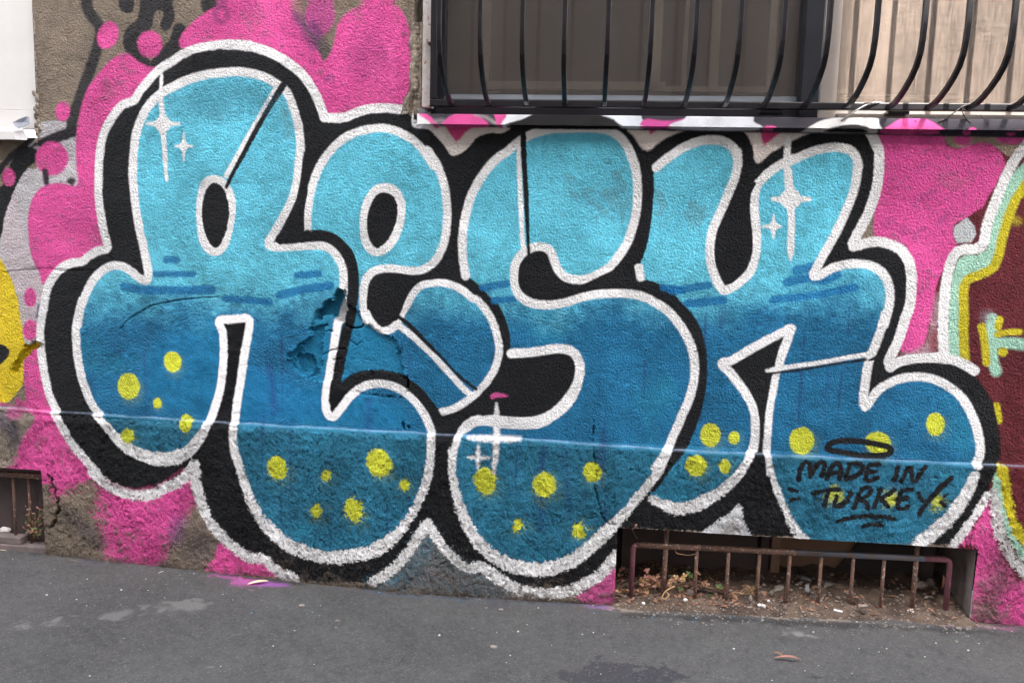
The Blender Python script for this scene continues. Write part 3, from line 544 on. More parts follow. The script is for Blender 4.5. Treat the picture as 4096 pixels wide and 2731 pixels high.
# ------------------------------------------------------------------ materials
def newmat(name, color=(.5, .5, .5), rough_=.6, metal=0.0, spec=.5):
    m = bpy.data.materials.new(name); m.use_nodes = True; b = m.node_tree.nodes['Principled BSDF']
    b.inputs['Base Color'].default_value = (*color, 1); b.inputs['Roughness'].default_value = rough_
    b.inputs['Metallic'].default_value = metal; b.inputs['Specular IOR Level'].default_value = spec
    return m, m.node_tree, b
def nd(t, k, **kw):
    n = t.nodes.new(k)
    for a, v in kw.items():
        if a in ('scale', 'detail', 'rough'): n.inputs[{'scale': 'Scale', 'detail': 'Detail', 'rough': 'Roughness'}[a]].default_value = v
        else: setattr(n, a, v)
    return n
def surf(name, c1, c2, scale=30, rough_=.6, metal=0.0, bump=.3, bscale=None, dist=.001, spec=.5, detail=6, spots=None):
    """general weathered surface: two colours mixed by noise, bump and roughness variation"""
    m, t, b = newmat(name, c1, rough_, metal, spec); L = t.links.new
    tc = nd(t, 'ShaderNodeTexCoord'); n1 = nd(t, 'ShaderNodeTexNoise', scale=scale, detail=detail, rough=.65); L(tc.outputs['Object'], n1.inputs['Vector'])
    rmp = nd(t, 'ShaderNodeValToRGB'); rmp.color_ramp.elements[0].position = .36; rmp.color_ramp.elements[1].position = .66
    rmp.color_ramp.elements[0].color = (*c1, 1); rmp.color_ramp.elements[1].color = (*c2, 1); L(n1.outputs['Fac'], rmp.inputs['Fac'])
    col = rmp.outputs['Color']
    if spots:
        n3 = nd(t, 'ShaderNodeTexNoise', scale=scale * 3.1, detail=4, rough=.6); L(tc.outputs['Object'], n3.inputs['Vector'])
        r3 = nd(t, 'ShaderNodeValToRGB'); r3.color_ramp.elements[0].position = .58; r3.color_ramp.elements[1].position = .66; L(n3.outputs['Fac'], r3.inputs['Fac'])
        mx = nd(t, 'ShaderNodeMix', data_type='RGBA'); L(r3.outputs['Color'], mx.inputs[0]); L(col, mx.inputs[6]); mx.inputs[7].default_value = (*spots, 1); col = mx.outputs[2]
    L(col, b.inputs['Base Color'])
    n2 = nd(t, 'ShaderNodeTexNoise', scale=bscale or scale * 4, detail=5, rough=.6); L(tc.outputs['Object'], n2.inputs['Vector'])
    bp = nd(t, 'ShaderNodeBump'); bp.inputs['Strength'].default_value = bump; bp.inputs['Distance'].default_value = dist
    L(n2.outputs['Fac'], bp.inputs['Height']); L(bp.outputs['Normal'], b.inputs['Normal'])
    return m
def l3(*c): return tuple(float(v) for v in lin(c))

# painted render of the wall
M_WALL, t, b = newmat('painted_render', rough_=.5); L = t.links.new
tc = nd(t, 'ShaderNodeTexCoord'); mp = nd(t, 'ShaderNodeMapping'); mp.vector_type = 'POINT'
sx = nd(t, 'ShaderNodeSeparateXYZ'); L(tc.outputs['Object'], sx.inputs[0])
ux = nd(t, 'ShaderNodeMapRange'); ux.clamp = False; ux.inputs[1].default_value = X0; ux.inputs[2].default_value = X0 + NW / PPM; L(sx.outputs[0], ux.inputs[0])
uz = nd(t, 'ShaderNodeMapRange'); uz.clamp = False; uz.inputs[1].default_value = Z0; uz.inputs[2].default_value = Z0 + NH / PPM; L(sx.outputs[2], uz.inputs[0])
cb = nd(t, 'ShaderNodeCombineXYZ'); L(ux.outputs[0], cb.inputs[0]); L(uz.outputs[0], cb.inputs[1])
im = nd(t, 'ShaderNodeTexImage'); im.image = wall_img; im.extension = 'EXTEND'; L(cb.outputs[0], im.inputs[0]); L(im.outputs[0], b.inputs['Base Color'])
def noise(vec, sc, det, rg): 
    n = nd(t, 'ShaderNodeTexNoise', scale=sc, detail=det, rough=rg); L(vec, n.inputs['Vector']); return n.outputs['Fac']
def math_(op, a, b_=None, c_=None):
    n = nd(t, 'ShaderNodeMath', operation=op)
    for i, v in enumerate((a, b_, c_)):
        if v is None: continue
        if isinstance(v, (int, float)): n.inputs[i].default_value = v
        else: L(v, n.inputs[i])
    return n.outputs[0]
vo = nd(t, 'ShaderNodeTexVoronoi'); vo.feature = 'SMOOTH_F1'; vo.inputs['Scale'].default_value = 140; vo.inputs['Smoothness'].default_value = .6
dv = nd(t, 'ShaderNodeVectorMath', operation='ADD'); nn = nd(t, 'ShaderNodeTexNoise', scale=60, detail=3); L(tc.outputs['Object'], nn.inputs['Vector'])
sc_ = nd(t, 'ShaderNodeVectorMath', operation='SCALE'); sc_.inputs['Scale'].default_value = .02; L(nn.outputs['Color'], sc_.inputs[0]); L(tc.outputs['Object'], dv.inputs[0]); L(sc_.outputs[0], dv.inputs[1]); L(dv.outputs[0], vo.inputs['Vector'])
grain = math_('ADD', math_('MULTIPLY', vo.outputs['Distance'], -.95), math_('MULTIPLY', noise(tc.outputs['Object'], 160, 5, .68), 1.25))
# coarse harling below the ledge, stretched downwards
mp2 = nd(t, 'ShaderNodeMapping'); mp2.inputs['Scale'].default_value = (1, 1, .62); L(tc.outputs['Object'], mp2.inputs[0])
coarse = math_('ADD', math_('MULTIPLY', noise(mp2.outputs[0], 66, 5, .72), 3.2), math_('MULTIPLY', noise(mp2.outputs[0], 140, 3, .6), 1.6))
lowm = nd(t, 'ShaderNodeMapRange'); lowm.inputs[1].default_value = .625; lowm.inputs[2].default_value = .60; L(sx.outputs[2], lowm.inputs[0])
mixh = nd(t, 'ShaderNodeMix', data_type='FLOAT'); L(lowm.outputs[0], mixh.inputs[0]); L(grain, mixh.inputs[2]); L(coarse, mixh.inputs[3])
bp = nd(t, 'ShaderNodeBump'); bp.inputs['Distance'].default_value = .010; L(mixh.outputs[0], bp.inputs['Height'])
L(math_('MULTIPLY', im.outputs['Alpha'], math_('MULTIPLY_ADD', noise(tc.outputs["Object"], 5.5, 4, .6), 1.9, .02)), bp.inputs['Strength']); L(bp.outputs['Normal'], b.inputs['Normal'])
L(math_('ADD', math_('MULTIPLY', noise(tc.outputs['Object'], 9, 4, .6), .3), .24), b.inputs['Roughness'])
b.inputs['Specular IOR Level'].default_value = .10

M_SILL, t, b = newmat('painted_metal', rough_=.35)
L = t.links.new; tc = nd(t, 'ShaderNodeTexCoord'); sx = nd(t, 'ShaderNodeSeparateXYZ'); L(tc.outputs['Object'], sx.inputs[0])
ux = nd(t, 'ShaderNodeMapRange'); ux.clamp = False; ux.inputs[1].default_value = X0; ux.inputs[2].default_value = X0 + NW / PPM; L(sx.outputs[0], ux.inputs[0])
uz = nd(t, 'ShaderNodeMapRange'); uz.clamp = False; uz.inputs[1].default_value = Z0; uz.inputs[2].default_value = Z0 + NH / PPM; L(sx.outputs[2], uz.inputs[0])
cb = nd(t, 'ShaderNodeCombineXYZ'); L(ux.outputs[0], cb.inputs[0]); L(uz.outputs[0], cb.inputs[1])
im = nd(t, 'ShaderNodeTexImage'); im.image = wall_img; im.extension = 'EXTEND'; L(cb.outputs[0], im.inputs[0]); L(im.outputs[0], b.inputs['Base Color'])
n2 = nd(t, 'ShaderNodeTexNoise', scale=40, detail=4); L(tc.outputs['Object'], n2.inputs[0]); bp = nd(t, 'ShaderNodeBump'); bp.inputs['Strength'].default_value = .15; bp.inputs['Distance'].default_value = .001; L(n2.outputs[0], bp.inputs['Height']); L(bp.outputs[0], b.inputs['Normal'])

M_FRAME = surf('black_metal', l3(20, 18, 21), l3(29, 26, 30), 14, .34, .0, .12, 90, .0006, spec=.3)
M_NAVY = surf('dark_aluminium', l3(28, 28, 33), l3(34, 34, 38), 8, .4, 0, .05, spec=.2)
M_BEIGE = surf('beige_aluminium', l3(112, 103, 97), l3(126, 116, 109), 6, .4, 0, .05)
M_GREYF = surf('grey_aluminium', l3(120, 122, 130), l3(136, 138, 146), 6, .4, 0, .05)
M_WHITE = surf('white_plastic', l3(200, 195, 192), l3(207, 202, 199), 5, .45, 0, .05)
M_OLDW = surf('weathered_white', l3(186, 178, 178), l3(165, 150, 140), 18, .6, 0, .4, 70, .002, spots=l3(132, 88, 48))
M_MORT = surf('crumbling_mortar', l3(150, 136, 122), l3(104, 90, 78), 26, .9, 0, 1, 60, .008, spots=l3(190, 178, 168))
M_RUST = surf('rusty_iron', l3(104, 70, 54), l3(74, 56, 50), 34, .75, .1, .8, 160, .002, spots=l3(168, 150, 136))
M_RUSTP = surf('rusty_iron_pink', l3(124, 66, 86), l3(92, 60, 58), 22, .7, .0, .8, 160, .002, spots=l3(80, 52, 44))
M_RUSTB = surf('rusty_iron_blue', l3(66, 76, 90), l3(90, 68, 60), 26, .7, .0, .8, 160, .002, spots=l3(96, 74, 60))
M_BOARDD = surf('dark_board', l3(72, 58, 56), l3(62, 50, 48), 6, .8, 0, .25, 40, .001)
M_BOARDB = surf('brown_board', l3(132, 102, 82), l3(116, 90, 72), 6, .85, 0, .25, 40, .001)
M_PLAST = surf('dirty_plaster', l3(112, 100, 96), l3(92, 80, 76), 12, .9, 0, .6, 70, .004)
M_WOOD = surf('grey_wood', l3(112, 98, 96), l3(88, 76, 74), 12, .85, 0, .5, 60, .003)
M_SOIL = surf('dry_soil', l3(56, 42, 34), l3(104, 86, 72), 14, .95, 0, 1, 220, .006, spots=l3(70, 54, 44))
M_STONE = surf('stone_chip', l3(136, 126, 118), l3(104, 93, 85), 40, .85, 0, .6, 200, .002)
M_STONEW = surf('pale_stone', l3(214, 208, 202), l3(186, 180, 174), 40, .8, 0, .5, 200, .002)
M_DARKS = surf('charred_lump', l3(64, 52, 46), l3(44, 38, 36), 60, .9, 0, .8, 200, .003)
M_DRY = surf('dry_leaf', l3(156, 114, 88), l3(112, 78, 62), 60, .8, 0, .3)
M_PALEL = surf('pale_leaf', l3(214, 196, 158), l3(196, 172, 136), 50, .7, 0, .3)
M_PINKL = surf('withered_pink_leaf', l3(160, 108, 92), l3(118, 78, 66), 50, .7, 0, .3)
M_GREEN = surf('green_leaf', l3(92, 112, 48), l3(70, 88, 44), 40, .6, 0, .2)
M_TWIG = surf('bark', l3(112, 86, 66), l3(84, 64, 52), 60, .85, 0, .7, 200, .002)
M_STRAW = surf('straw', l3(176, 142, 98), l3(140, 106, 74), 60, .8, 0, .2)
M_TIN = surf('tin', l3(120, 116, 114), l3(92, 86, 84), 40, .4, .8, .2)
M_CABLE = surf('grey_cable', l3(150, 148, 148), l3(110, 106, 104), 60, .4, 0, .2)
M_CABLED = surf('dark_wire', l3(44, 38, 36), l3(60, 50, 46), 60, .6, 0, .2)
M_BITS = surf('paper_bit', l3(226, 222, 216), l3(204, 198, 190), 60, .7, 0, .2)
M_CURT = surf('curtain_cloth', l3(150, 132, 116), l3(164, 146, 130), 6, .8, 0, .1)
M_PART = surf('interior_beige', l3(112, 98, 84), l3(128, 112, 96), 6, .6, 0, .05)
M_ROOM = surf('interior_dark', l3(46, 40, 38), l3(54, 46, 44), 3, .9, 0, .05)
def weave(name, c1, c2, see):
    m, t, b = newmat(name, c1, .7, 0, .25); L = t.links.new
    tc = nd(t, 'ShaderNodeTexCoord'); hs_ = []
    for ax, s in ((0, 620), (2, 560)):
        mp = nd(t, 'ShaderNodeMapping'); mp.inputs['Scale'].default_value = (1, 1, .04) if ax == 0 else (.04, 1, 1); L(tc.outputs['Object'], mp.inputs[0])
        n = nd(t, 'ShaderNodeTexNoise', scale=s * .8, detail=0, rough=.5); L(mp.outputs[0], n.inputs['Vector']); hs_.append(n.outputs[0])
    ad = nd(t, 'ShaderNodeMath', operation='ADD'); L(hs_[0], ad.inputs[0]); L(hs_[1], ad.inputs[1])
    mr = nd(t, 'ShaderNodeMapRange'); mr.inputs[1].default_value = .8; mr.inputs[2].default_value = 1.2; L(ad.outputs[0], mr.inputs[0])
    big = nd(t, 'ShaderNodeTexNoise', scale=7, detail=4); mp3 = nd(t, 'ShaderNodeMapping'); mp3.inputs['Scale'].default_value = (1, 1, .1); L(tc.outputs['Object'], mp3.inputs[0]); L(mp3.outputs[0], big.inputs['Vector'])
    a3 = nd(t, 'ShaderNodeMath', operation='MULTIPLY_ADD'); L(big.outputs[0], a3.inputs[0]); a3.inputs[1].default_value = 2.0; a3.inputs[2].default_value = -.75
    a4 = nd(t, 'ShaderNodeMath', operation='MULTIPLY_ADD'); L(mr.outputs[0], a4.inputs[0]); a4.inputs[1].default_value = .4; L(a3.outputs[0], a4.inputs[2])
    mx = nd(t, 'ShaderNodeMix', data_type='RGBA'); L(a4.outputs[0], mx.inputs[0]); mx.inputs[6].default_value = (*c1, 1); mx.inputs[7].default_value = (*c2, 1); L(mx.outputs[2], b.inputs['Base Color'])
    tr = nd(t, 'ShaderNodeBsdfTransparent'); ms = nd(t, 'ShaderNodeMixShader'); ms.inputs[0].default_value = 1 - see
    L(tr.outputs[0], ms.inputs[1]); L(b.outputs[0], ms.inputs[2]); L(ms.outputs[0], t.nodes['Material Output'].inputs[0])
    return m
M_SCREEN = weave('insect_mesh', l3(62, 52, 48), l3(92, 80, 74), .40)
M_SCREEN2 = weave('insect_mesh_pale', l3(62, 53, 48), l3(140, 124, 112), .42)
M_GLASS, t, b = newmat('window_glass'); L = t.links.new
fr = nd(t, 'ShaderNodeFresnel'); fr.inputs[0].default_value = 1.5; gl = nd(t, 'ShaderNodeBsdfGlossy'); gl.inputs['Roughness'].default_value = .02
tr = nd(t, 'ShaderNodeBsdfTransparent'); tr.inputs[0].default_value = (.9, .92, .92, 1); ms = nd(t, 'ShaderNodeMixShader'); L(fr.outputs[0], ms.inputs[0]); L(tr.outputs[0], ms.inputs[1]); L(gl.outputs[0], ms.inputs[2]); L(ms.outputs[0], t.nodes['Material Output'].inputs[0])

# ------------------------------------------------------------------ object helpers
GRP = {'stone': 'stones and rubble in the basement opening', 'cable': 'wires on the window grille', 'pebble': 'pebbles on the asphalt', 'plank': 'planks in the left basement opening', 'basement window': 'basement windows', 'leaf': 'dry leaves and slivers lying about'}
def tag(o, label=None, cat=None, group=None, kind=None):
    group = group or GRP.get(cat)
    for k, v in (('label', label), ('category', cat), ('group', group), ('kind', kind)):
        if v: o[k] = v
    return o
def empty(name, loc, label, cat, group=None, rot=(0, 0, 0)):
    o = bpy.data.objects.new(name, None); C.objects.link(o); o.location = loc; o.rotation_euler = rot; o.empty_display_size = .05
    return tag(o, label, cat, group)
def link(name, bm, mat, parent=None, smooth=False, label=None):
    """vertices are given in world space; a child is moved to its parent's frame"""
    me = bpy.data.meshes.new(name)
    bmesh.ops.recalc_face_normals(bm, faces=bm.faces[:])
    bm.to_mesh(me); bm.free()
    o = bpy.data.objects.new(name, me); C.objects.link(o); me.materials.append(mat)
    if smooth: me.shade_smooth()
    if parent is not None:
        o.parent = parent; q = parent
        off = Vector()
        while q is not None: off += q.location; q = q.parent
        me.transform(Matrix.Translation(-off))
    else:
        c = Vector(); 
        bb = [Vector(v.co) for v in me.vertices]
        c = Vector((sum(v.x for v in bb) / len(bb), sum(v.y for v in bb) / len(bb), min(v.z for v in bb)))
        me.transform(Matrix.Translation(-c)); o.location = c
    if label: o['label'] = label
    return o
def box(bm, x0, x1, y0, y1, z0, z1, bev=0.0):
    vs = [bm.verts.new((x, y, z)) for z in (z0, z1) for (x, y) in ((x0, y0), (x1, y0), (x1, y1), (x0, y1))]
    fs = [bm.faces.new([vs[i] for i in q]) for q in ((0, 3, 2, 1), (4, 5, 6, 7), (0, 1, 5, 4), (1, 2, 6, 5), (2, 3, 7, 6), (3, 0, 4, 7))]
    if bev:
        es = {e for f in fs for e in f.edges}
        bmesh.ops.bevel(bm, geom=list(es), offset=bev, segments=2, profile=.6, affect='EDGES')
def bx(name, dims, mat, parent=None, bev=.002, **k):
    bm = bmesh.new(); box(bm, *dims, bev=bev); return link(name, bm, mat, parent, **k)
def tube(bm, pts, r, n=8, square=False, taper=None, up=Vector((1, 0, 0))):
    pts = [Vector(p) for p in pts]; rings = []
    for i, p in enumerate(pts):
        d = (pts[min(i + 1, len(pts) - 1)] - pts[max(i - 1, 0)]).normalized()
        a = up - d * up.dot(d)
        if a.length < 1e-3: a = Vector((0, 0, 1)) - d * d.z
        a.normalize(); b_ = d.cross(a); rr = r if taper is None else r * taper[i]
        if square:
            co = [(1, .82), (.82, 1), (-.82, 1), (-1, .82), (-1, -.82), (-.82, -1), (.82, -1), (1, -.82)]
            ring = [bm.verts.new(p + a * (c * rr) + b_ * (s * rr)) for c, s in co]
        else: ring = [bm.verts.new(p + a * math.cos(t_) * rr + b_ * math.sin(t_) * rr) for t_ in [k * math.tau / n for k in range(n)]]
        rings.append(ring)
    for A_, B_ in zip(rings, rings[1:]):
        m_ = len(A_)
        for k in range(m_): bm.faces.new((A_[k], A_[(k + 1) % m_], B_[(k + 1) % m_], B_[k]))
    bm.faces.new(rings[0][::-1]); bm.faces.new(rings[-1])
def tb(name, pts, r, mat, parent=None, smooth=True, **k):
    lab = k.pop('label', None); bm = bmesh.new(); tube(bm, pts, r, **k); return link(name, bm, mat, parent, smooth=smooth, label=lab)
def blob(bm, c, r, sq=(1, 1, 1), sub=2, jag=.25, seed=0):
    rr = random.Random(seed); o = bmesh.ops.create_icosphere(bm, subdivisions=sub, radius=1)
    ax = [Vector((rr.uniform(-1, 1), rr.uniform(-1, 1), rr.uniform(-1, 1))).normalized() for _ in range(9)]
    dd = [rr.uniform(.62, .95) for _ in ax]
    for v in o['verts']:
        p = v.co.copy()
        for a_, d_ in zip(ax, dd):
            k = p.dot(a_)
            if k > d_: p -= a_ * (k - d_) * .9
        p *= 1 + rr.uniform(-jag, jag) * .12
        v.co = Vector((p.x * r * sq[0], p.y * r * sq[1], p.z * r * sq[2])) + c

# ------------------------------------------------------------------ the wall mesh
HX0, HZ0 = -.675, 1.795              # window opening of the big windows
LWX, LWZ = -2.152, 1.712             # left window opening
NX0, NX1, NZ = .131, 1.4215, .3035   # basement opening
BX, BZ = -2.186, .396                # left basement opening
st = .0046
gx = list(np.arange(-3.6, -2.6, .02)) + list(np.arange(-2.6, -1.19, st)) + list(np.arange(-1.19, -.655, .0023)) + list(np.arange(-.65, 1.72, st)) + list(np.arange(1.72, 3.0, .02))
gzl = list(np.arange(-.1, .6, st)) + [.6005, .604, .6075, .6105, .6130, .6145, .616, .618, .620, .6225, .626] + list(np.arange(.63, .80, st)) + list(np.arange(.80, 1.18, .0023)) + list(np.arange(1.182, 2.12, st)) + list(np.arange(2.13, 3.6, .03))
def snap(arr, vals):
    arr = np.array(sorted(arr))
    for v in vals: arr[np.argmin(abs(arr - v))] = v
    return arr
gx = snap(gx, [HX0, LWX, NX0, NX1, BX]); gzl = snap(gzl, [HZ0, LWZ, NZ, BZ])
GXm, GZm = np.meshgrid(gx, gzl)
lz = np.interp(gx, LX, LZ)[None] - .620
win = np.clip((GZm - .42) / .15, 0, 1) * np.clip((1.5 - GZm) / .6, 0, 1)
lip = GZm * 1.0
GZw = GZm + lz * win
ci = np.clip(((GXm - X0) * PPM).astype(int), 0, NW - 1); ri = np.clip(((GZw - Z0) * PPM).astype(int), 0, NH - 1)
inside = (GXm > X0) & (GXm < X1) & (GZw < Z1)
Yd = np.where(inside, DEP[..., 0][ri, ci], 0)
Yd = Yd + (.0011 * N50 + .0018 * N160)[ri, ci]
lowv = GZm < .6226
ramp = np.clip((.6202 - GZm) / .0040, 0, 1)
Yd = Yd - .018 * ramp + (.0027 * PITS - .0012 * N14 - .0008 * N5)[ri, ci] * ramp - (.0005 * N5)[ri, ci] * (1 - ramp) * (.3 + .7 * RGH[ri, ci]) - .0006 * N14[ri, ci] * (1 - ramp)
Yd = Yd + .004 * np.clip((.63 - GZm) / .01, 0, 1) * (1 - ramp) * 0
# ledge lip softly worn
fx = (GXm[:-1, :-1] + GXm[1:, 1:]) / 2; fz = (GZm[:-1, :-1] + GZm[1:, 1:]) / 2
hole = ((fx > HX0) & (fz > HZ0)) | ((fx < LWX) & (fz > LWZ)) | ((fx > NX0) & (fx < NX1) & (fz < NZ)) | ((fx < BX) & (fz < BZ))
nx_, nz_ = len(gx), len(gzl)
vid = np.arange(nx_ * nz_).reshape(nz_, nx_)
co = np.stack([GXm, Yd, GZw], -1).reshape(-1, 3)
quads = np.stack([vid[:-1, :-1], vid[:-1, 1:], vid[1:, 1:], vid[1:, :-1]], -1)
# normals of the whole sheet, so that the painted parts join without a seam
du = np.gradient(co.reshape(nz_, nx_, 3), axis=1); dv_ = np.gradient(co.reshape(nz_, nx_, 3), axis=0)
nrm = np.cross(du, dv_); nrm /= np.linalg.norm(nrm, axis=-1, keepdims=True); nrm = np.where(nrm[..., 1:2] > 0, -nrm, nrm).reshape(-1, 3)
fci = np.clip(((fx - X0) * PPM).astype(int), 0, NW - 1); fri = np.clip(((fz + (np.interp((gx[:-1] + gx[1:]) / 2, LX, LZ)[None] - .620) * ((win[:-1, :-1] + win[1:, 1:]) / 2) - Z0) * PPM).astype(int), 0, NH - 1)
fid = IDM[fri, fci]; fid = np.where((fx < X0) | (fx > X1) | (fz > 2.1), 0, fid)
def sheet(name, mask, parent, label=None, kind=None):
    q = quads[mask]; used, inv = np.unique(q, return_inverse=True); inv = inv.reshape(-1, 4)
    me = bpy.data.meshes.new(name); me.vertices.add(len(used)); me.vertices.foreach_set('co', co[used].astype(np.float32).ravel())
    nf = len(inv); me.loops.add(nf * 4); me.loops.foreach_set('vertex_index', inv.astype(np.int32).ravel())
    me.polygons.add(nf); me.polygons.foreach_set('loop_start', np.arange(0, nf * 4, 4, dtype=np.int32))
    me.update(calc_edges=True); me.validate(); me.shade_smooth()
    me.normals_split_custom_set_from_vertices(nrm[used].tolist())
    me.materials.append(M_WALL); o = bpy.data.objects.new(name, me); C.objects.link(o); o.parent = parent
    if label: o['label'] = label
    if kind: o['kind'] = kind
    return o
wall = empty('graffiti_wall', (0, 0, 0), 'rough rendered street wall covered by a blue bubble letter graffiti with pink clouds', 'wall')
sheet('plaster', ~hole & (fid == 0), wall)
sheet('painted_shadow', ~hole & (fid == 1), wall, 'black backing shape with white edge behind the blue letters')
for k, nm in ((2, 'letter R, leftmost and tallest of the blue bubble letters'), (3, 'letter E with an oval black counter, second of the blue letters'),
              (4, 'letter S with a big rounded foot, third of the blue letters'), (5, 'letter K, rightmost of the blue letters, with the black handwriting')):
    sheet('painted_letter', ~hole & (fid == k), wall, nm)
sheet('handwriting', ~hole & (fid == 6), wall, 'black handwriting MADE IN TURKEY under a flat ring')
# reveals of the openings
bm = bmesh.new()
def quad(bm, *v): bm.faces.new([bm.verts.new(p) for p in v])
DN = .26
quad(bm, (NX0, -.006, -.1), (NX0, DN, -.1), (NX0, DN, NZ), (NX0, -.006, NZ)); quad(bm, (NX1, -.006, -.1), (NX1 - .012, DN, -.1), (NX1 - .012, DN, NZ), (NX1, -.006, NZ))
quad(bm, (NX0, -.006, NZ), (NX1, -.006, NZ), (NX1, DN, NZ + .01), (NX0, DN, NZ + .01))
quad(bm, (BX, -.006, -.1), (BX, .2, -.1), (BX, .2, BZ), (BX, -.006, BZ)); quad(bm, (-3.6, -.006, BZ), (BX, -.006, BZ), (BX, .2, BZ), (-3.6, .2, BZ))
bmesh.ops.subdivide_edges(bm, edges=bm.edges[:], cuts=3)
link('reveal', bm, M_PLAST, wall)
bm = bmesh.new()
quad(bm, (HX0, .0, HZ0), (HX0, .2, HZ0), (HX0, .2, 3.6), (HX0, 0, 3.6)); quad(bm, (HX0, 0, HZ0), (3.0, 0, HZ0), (3.0, .2, HZ0), (HX0, .2, HZ0))
quad(bm, (LWX, 0, LWZ), (LWX, .1, LWZ), (LWX, .1, 3.6), (LWX, 0, 3.6)); quad(bm, (-3.6, 0, LWZ), (LWX, 0, LWZ), (LWX, .1, LWZ), (-3.6, .1, LWZ))
link('window_reveal', bm, M_MORT, wall)
# crumbling mortar beside the big window, and the ragged lip of the plaster
bm = bmesh.new(); zz = np.arange(1.815, 2.14, .006); r_ = random.Random(3); pr = []
for z_ in zz:
    k = max(0, (z_ - 1.87)); e1 = -.681 + .004 * math.sin(z_ * 60) + r_.uniform(-.002, .002); 
    if z_ < 1.90: e1 -= (1.90 - z_) * .42
    row = [(e1 - .008, -.001), (e1, -.009 + r_.uniform(-.003, .002)), (e1 + .012, -.002 + r_.uniform(-.003, .003)), (e1 + .02, .012 + r_.uniform(-.004, .003)), (-.655, .004 + r_.uniform(-.004, .003)), (-.648, -.004 + r_.uniform(-.002, .003)), (-.643, .03)]
    cur = [bm.verts.new((x_, y_, z_)) for x_, y_ in row]
    if pr:
        for a_, b_, c_, d_ in zip(pr, pr[1:], cur[1:], cur): bm.faces.new((a_, b_, c_, d_))
    pr = cur
link('mortar_edge', bm, M_MORT, wall, smooth=True)

# ------------------------------------------------------------------ ground
GX0, GX1, GY0, GY1, GP = -4.2, 3.2, -3.0, .3, 300
gw, gh = int((GX1 - GX0) * GP), int((GY1 - GY0) * GP)
GI = np.zeros((gh, gw, 3), np.float32); GI[:] = lin((73, 71, 70))
n3, n8, n30, n110 = vnoise(2, gh, gw), vnoise(7, gh, gw), vnoise(28, gh, gw), vnoise(110, gh, gw)
GI *= (1 + .13 * n3 + .07 * n8 + .06 * n30 + .09 * n110)[..., None]
gxs = GX0 + (np.arange(gw) + .5) / GP; gys = GY0 + (np.arange(gh) + .5) / GP
def gstain(P, col, rx, ry, ang=0, soft=.5, op=1.0, nz=.35):
    """P: point on the ground, rx, ry in metres"""
    a = math.radians(ang); x = gxs[None] - P.x; y = gys[:, None] - P.y
    u = (x * math.cos(a) + y * math.sin(a)) / rx; v = (-x * math.sin(a) + y * math.cos(a)) / ry
    r = np.sqrt(u * u + v * v) + nz * (n8 * .5 + n30 * .6) + .2 * n3 * nz
    al = (np.clip((1 - r) / soft, 0, 1) * op).astype(np.float32)[..., None]
    GI[:] = GI * (1 - al) + lin(col) * al
for px_, rx, ry, an, op in (((461, 2457), .055, .04, 20, .55), ((679, 2440), .085, .05, 25, .6), ((1119, 2413), .085, .045, -25, .55), ((96, 2505), .04, .03, 10, .6), ((205, 2497), .03, .03, 40, .6), ((1240, 2440), .04, .03, 0, .3), ((843, 2668), .02, .012, 20, .6), ((1180, 2640), .05, .03, -40, .25), ((3180, 2530), .03, .02, 0, .6), ((3230, 2540), .04, .012, -10, .6), ((2990, 2490), .03, .01, 0, .4)):
    gstain(G(px_), (124, 121, 119), rx, ry, an, .95, op, 1.0)
for px_, rx, ry, c_, op in (((560, 2252), .11, .025, (172, 72, 150), .8), ((690, 2262), .06, .02, (160, 76, 150), .7), ((900, 2296), .07, .04, (160, 74, 140), .8), ((985, 2316), .07, .06, (176, 80, 150), .85), ((1080, 2330), .06, .03, (150, 80, 160), .7), ((2390, 2420), .11, .05, (150, 96, 158), .7), ((2500, 2412), .05, .03, (170, 92, 150), .6), ((350, 2240), .1, .03, (84, 72, 92), .4), ((3760, 2440), .12, .05, (140, 84, 110), .5), ((3960, 2500), .2, .03, (150, 84, 120), .45)):
    gstain(G(px_), c_, rx, ry, 0, .6, op, .5)
for x_ in np.arange(-.95, .1, .06): gstain(Vector((x_, -.015, 0)), (66, 84, 104), .06, .045, 0, .9, .55, .4)
gstain(G((1994, 2418)), (66, 62, 68), .055, .05, 0, .3, .6, .3)
gstain(G((2500, 2720)), (48, 45, 52), .2, .10, 0, .2, .75, .5); gstain(G((2640, 2705)), (48, 45, 52), .08, .05, 0, .2, .6, .5)
gstain(G((3260, 2703)), (44, 42, 48), .03, .014, 0, .5, .8, .2); gstain(G((3130, 2690)), (60, 56, 60), .03, .02, 0, .5, .5, .2)
for x_ in np.arange(.14, 1.46, .05): gstain(Vector((x_, .0, 0)), (150, 134, 120), .07, .055 + .02 * math.sin(x_ * 9), 0, .7, .8, .5)
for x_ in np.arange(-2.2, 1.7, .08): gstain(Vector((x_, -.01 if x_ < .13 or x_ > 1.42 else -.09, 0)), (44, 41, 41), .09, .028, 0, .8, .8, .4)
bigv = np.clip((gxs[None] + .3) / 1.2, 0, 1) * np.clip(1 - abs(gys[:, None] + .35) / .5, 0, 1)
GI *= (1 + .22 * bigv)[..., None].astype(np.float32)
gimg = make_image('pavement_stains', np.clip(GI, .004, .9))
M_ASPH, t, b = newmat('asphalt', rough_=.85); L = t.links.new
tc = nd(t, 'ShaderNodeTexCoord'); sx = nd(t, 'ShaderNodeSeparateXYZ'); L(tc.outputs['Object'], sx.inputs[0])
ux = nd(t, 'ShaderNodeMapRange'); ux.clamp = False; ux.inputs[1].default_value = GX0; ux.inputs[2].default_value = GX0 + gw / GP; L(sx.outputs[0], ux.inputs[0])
uy = nd(t, 'ShaderNodeMapRange'); uy.clamp = False; uy.inputs[1].default_value = GY0; uy.inputs[2].default_value = GY0 + gh / GP; L(sx.outputs[1], uy.inputs[0])
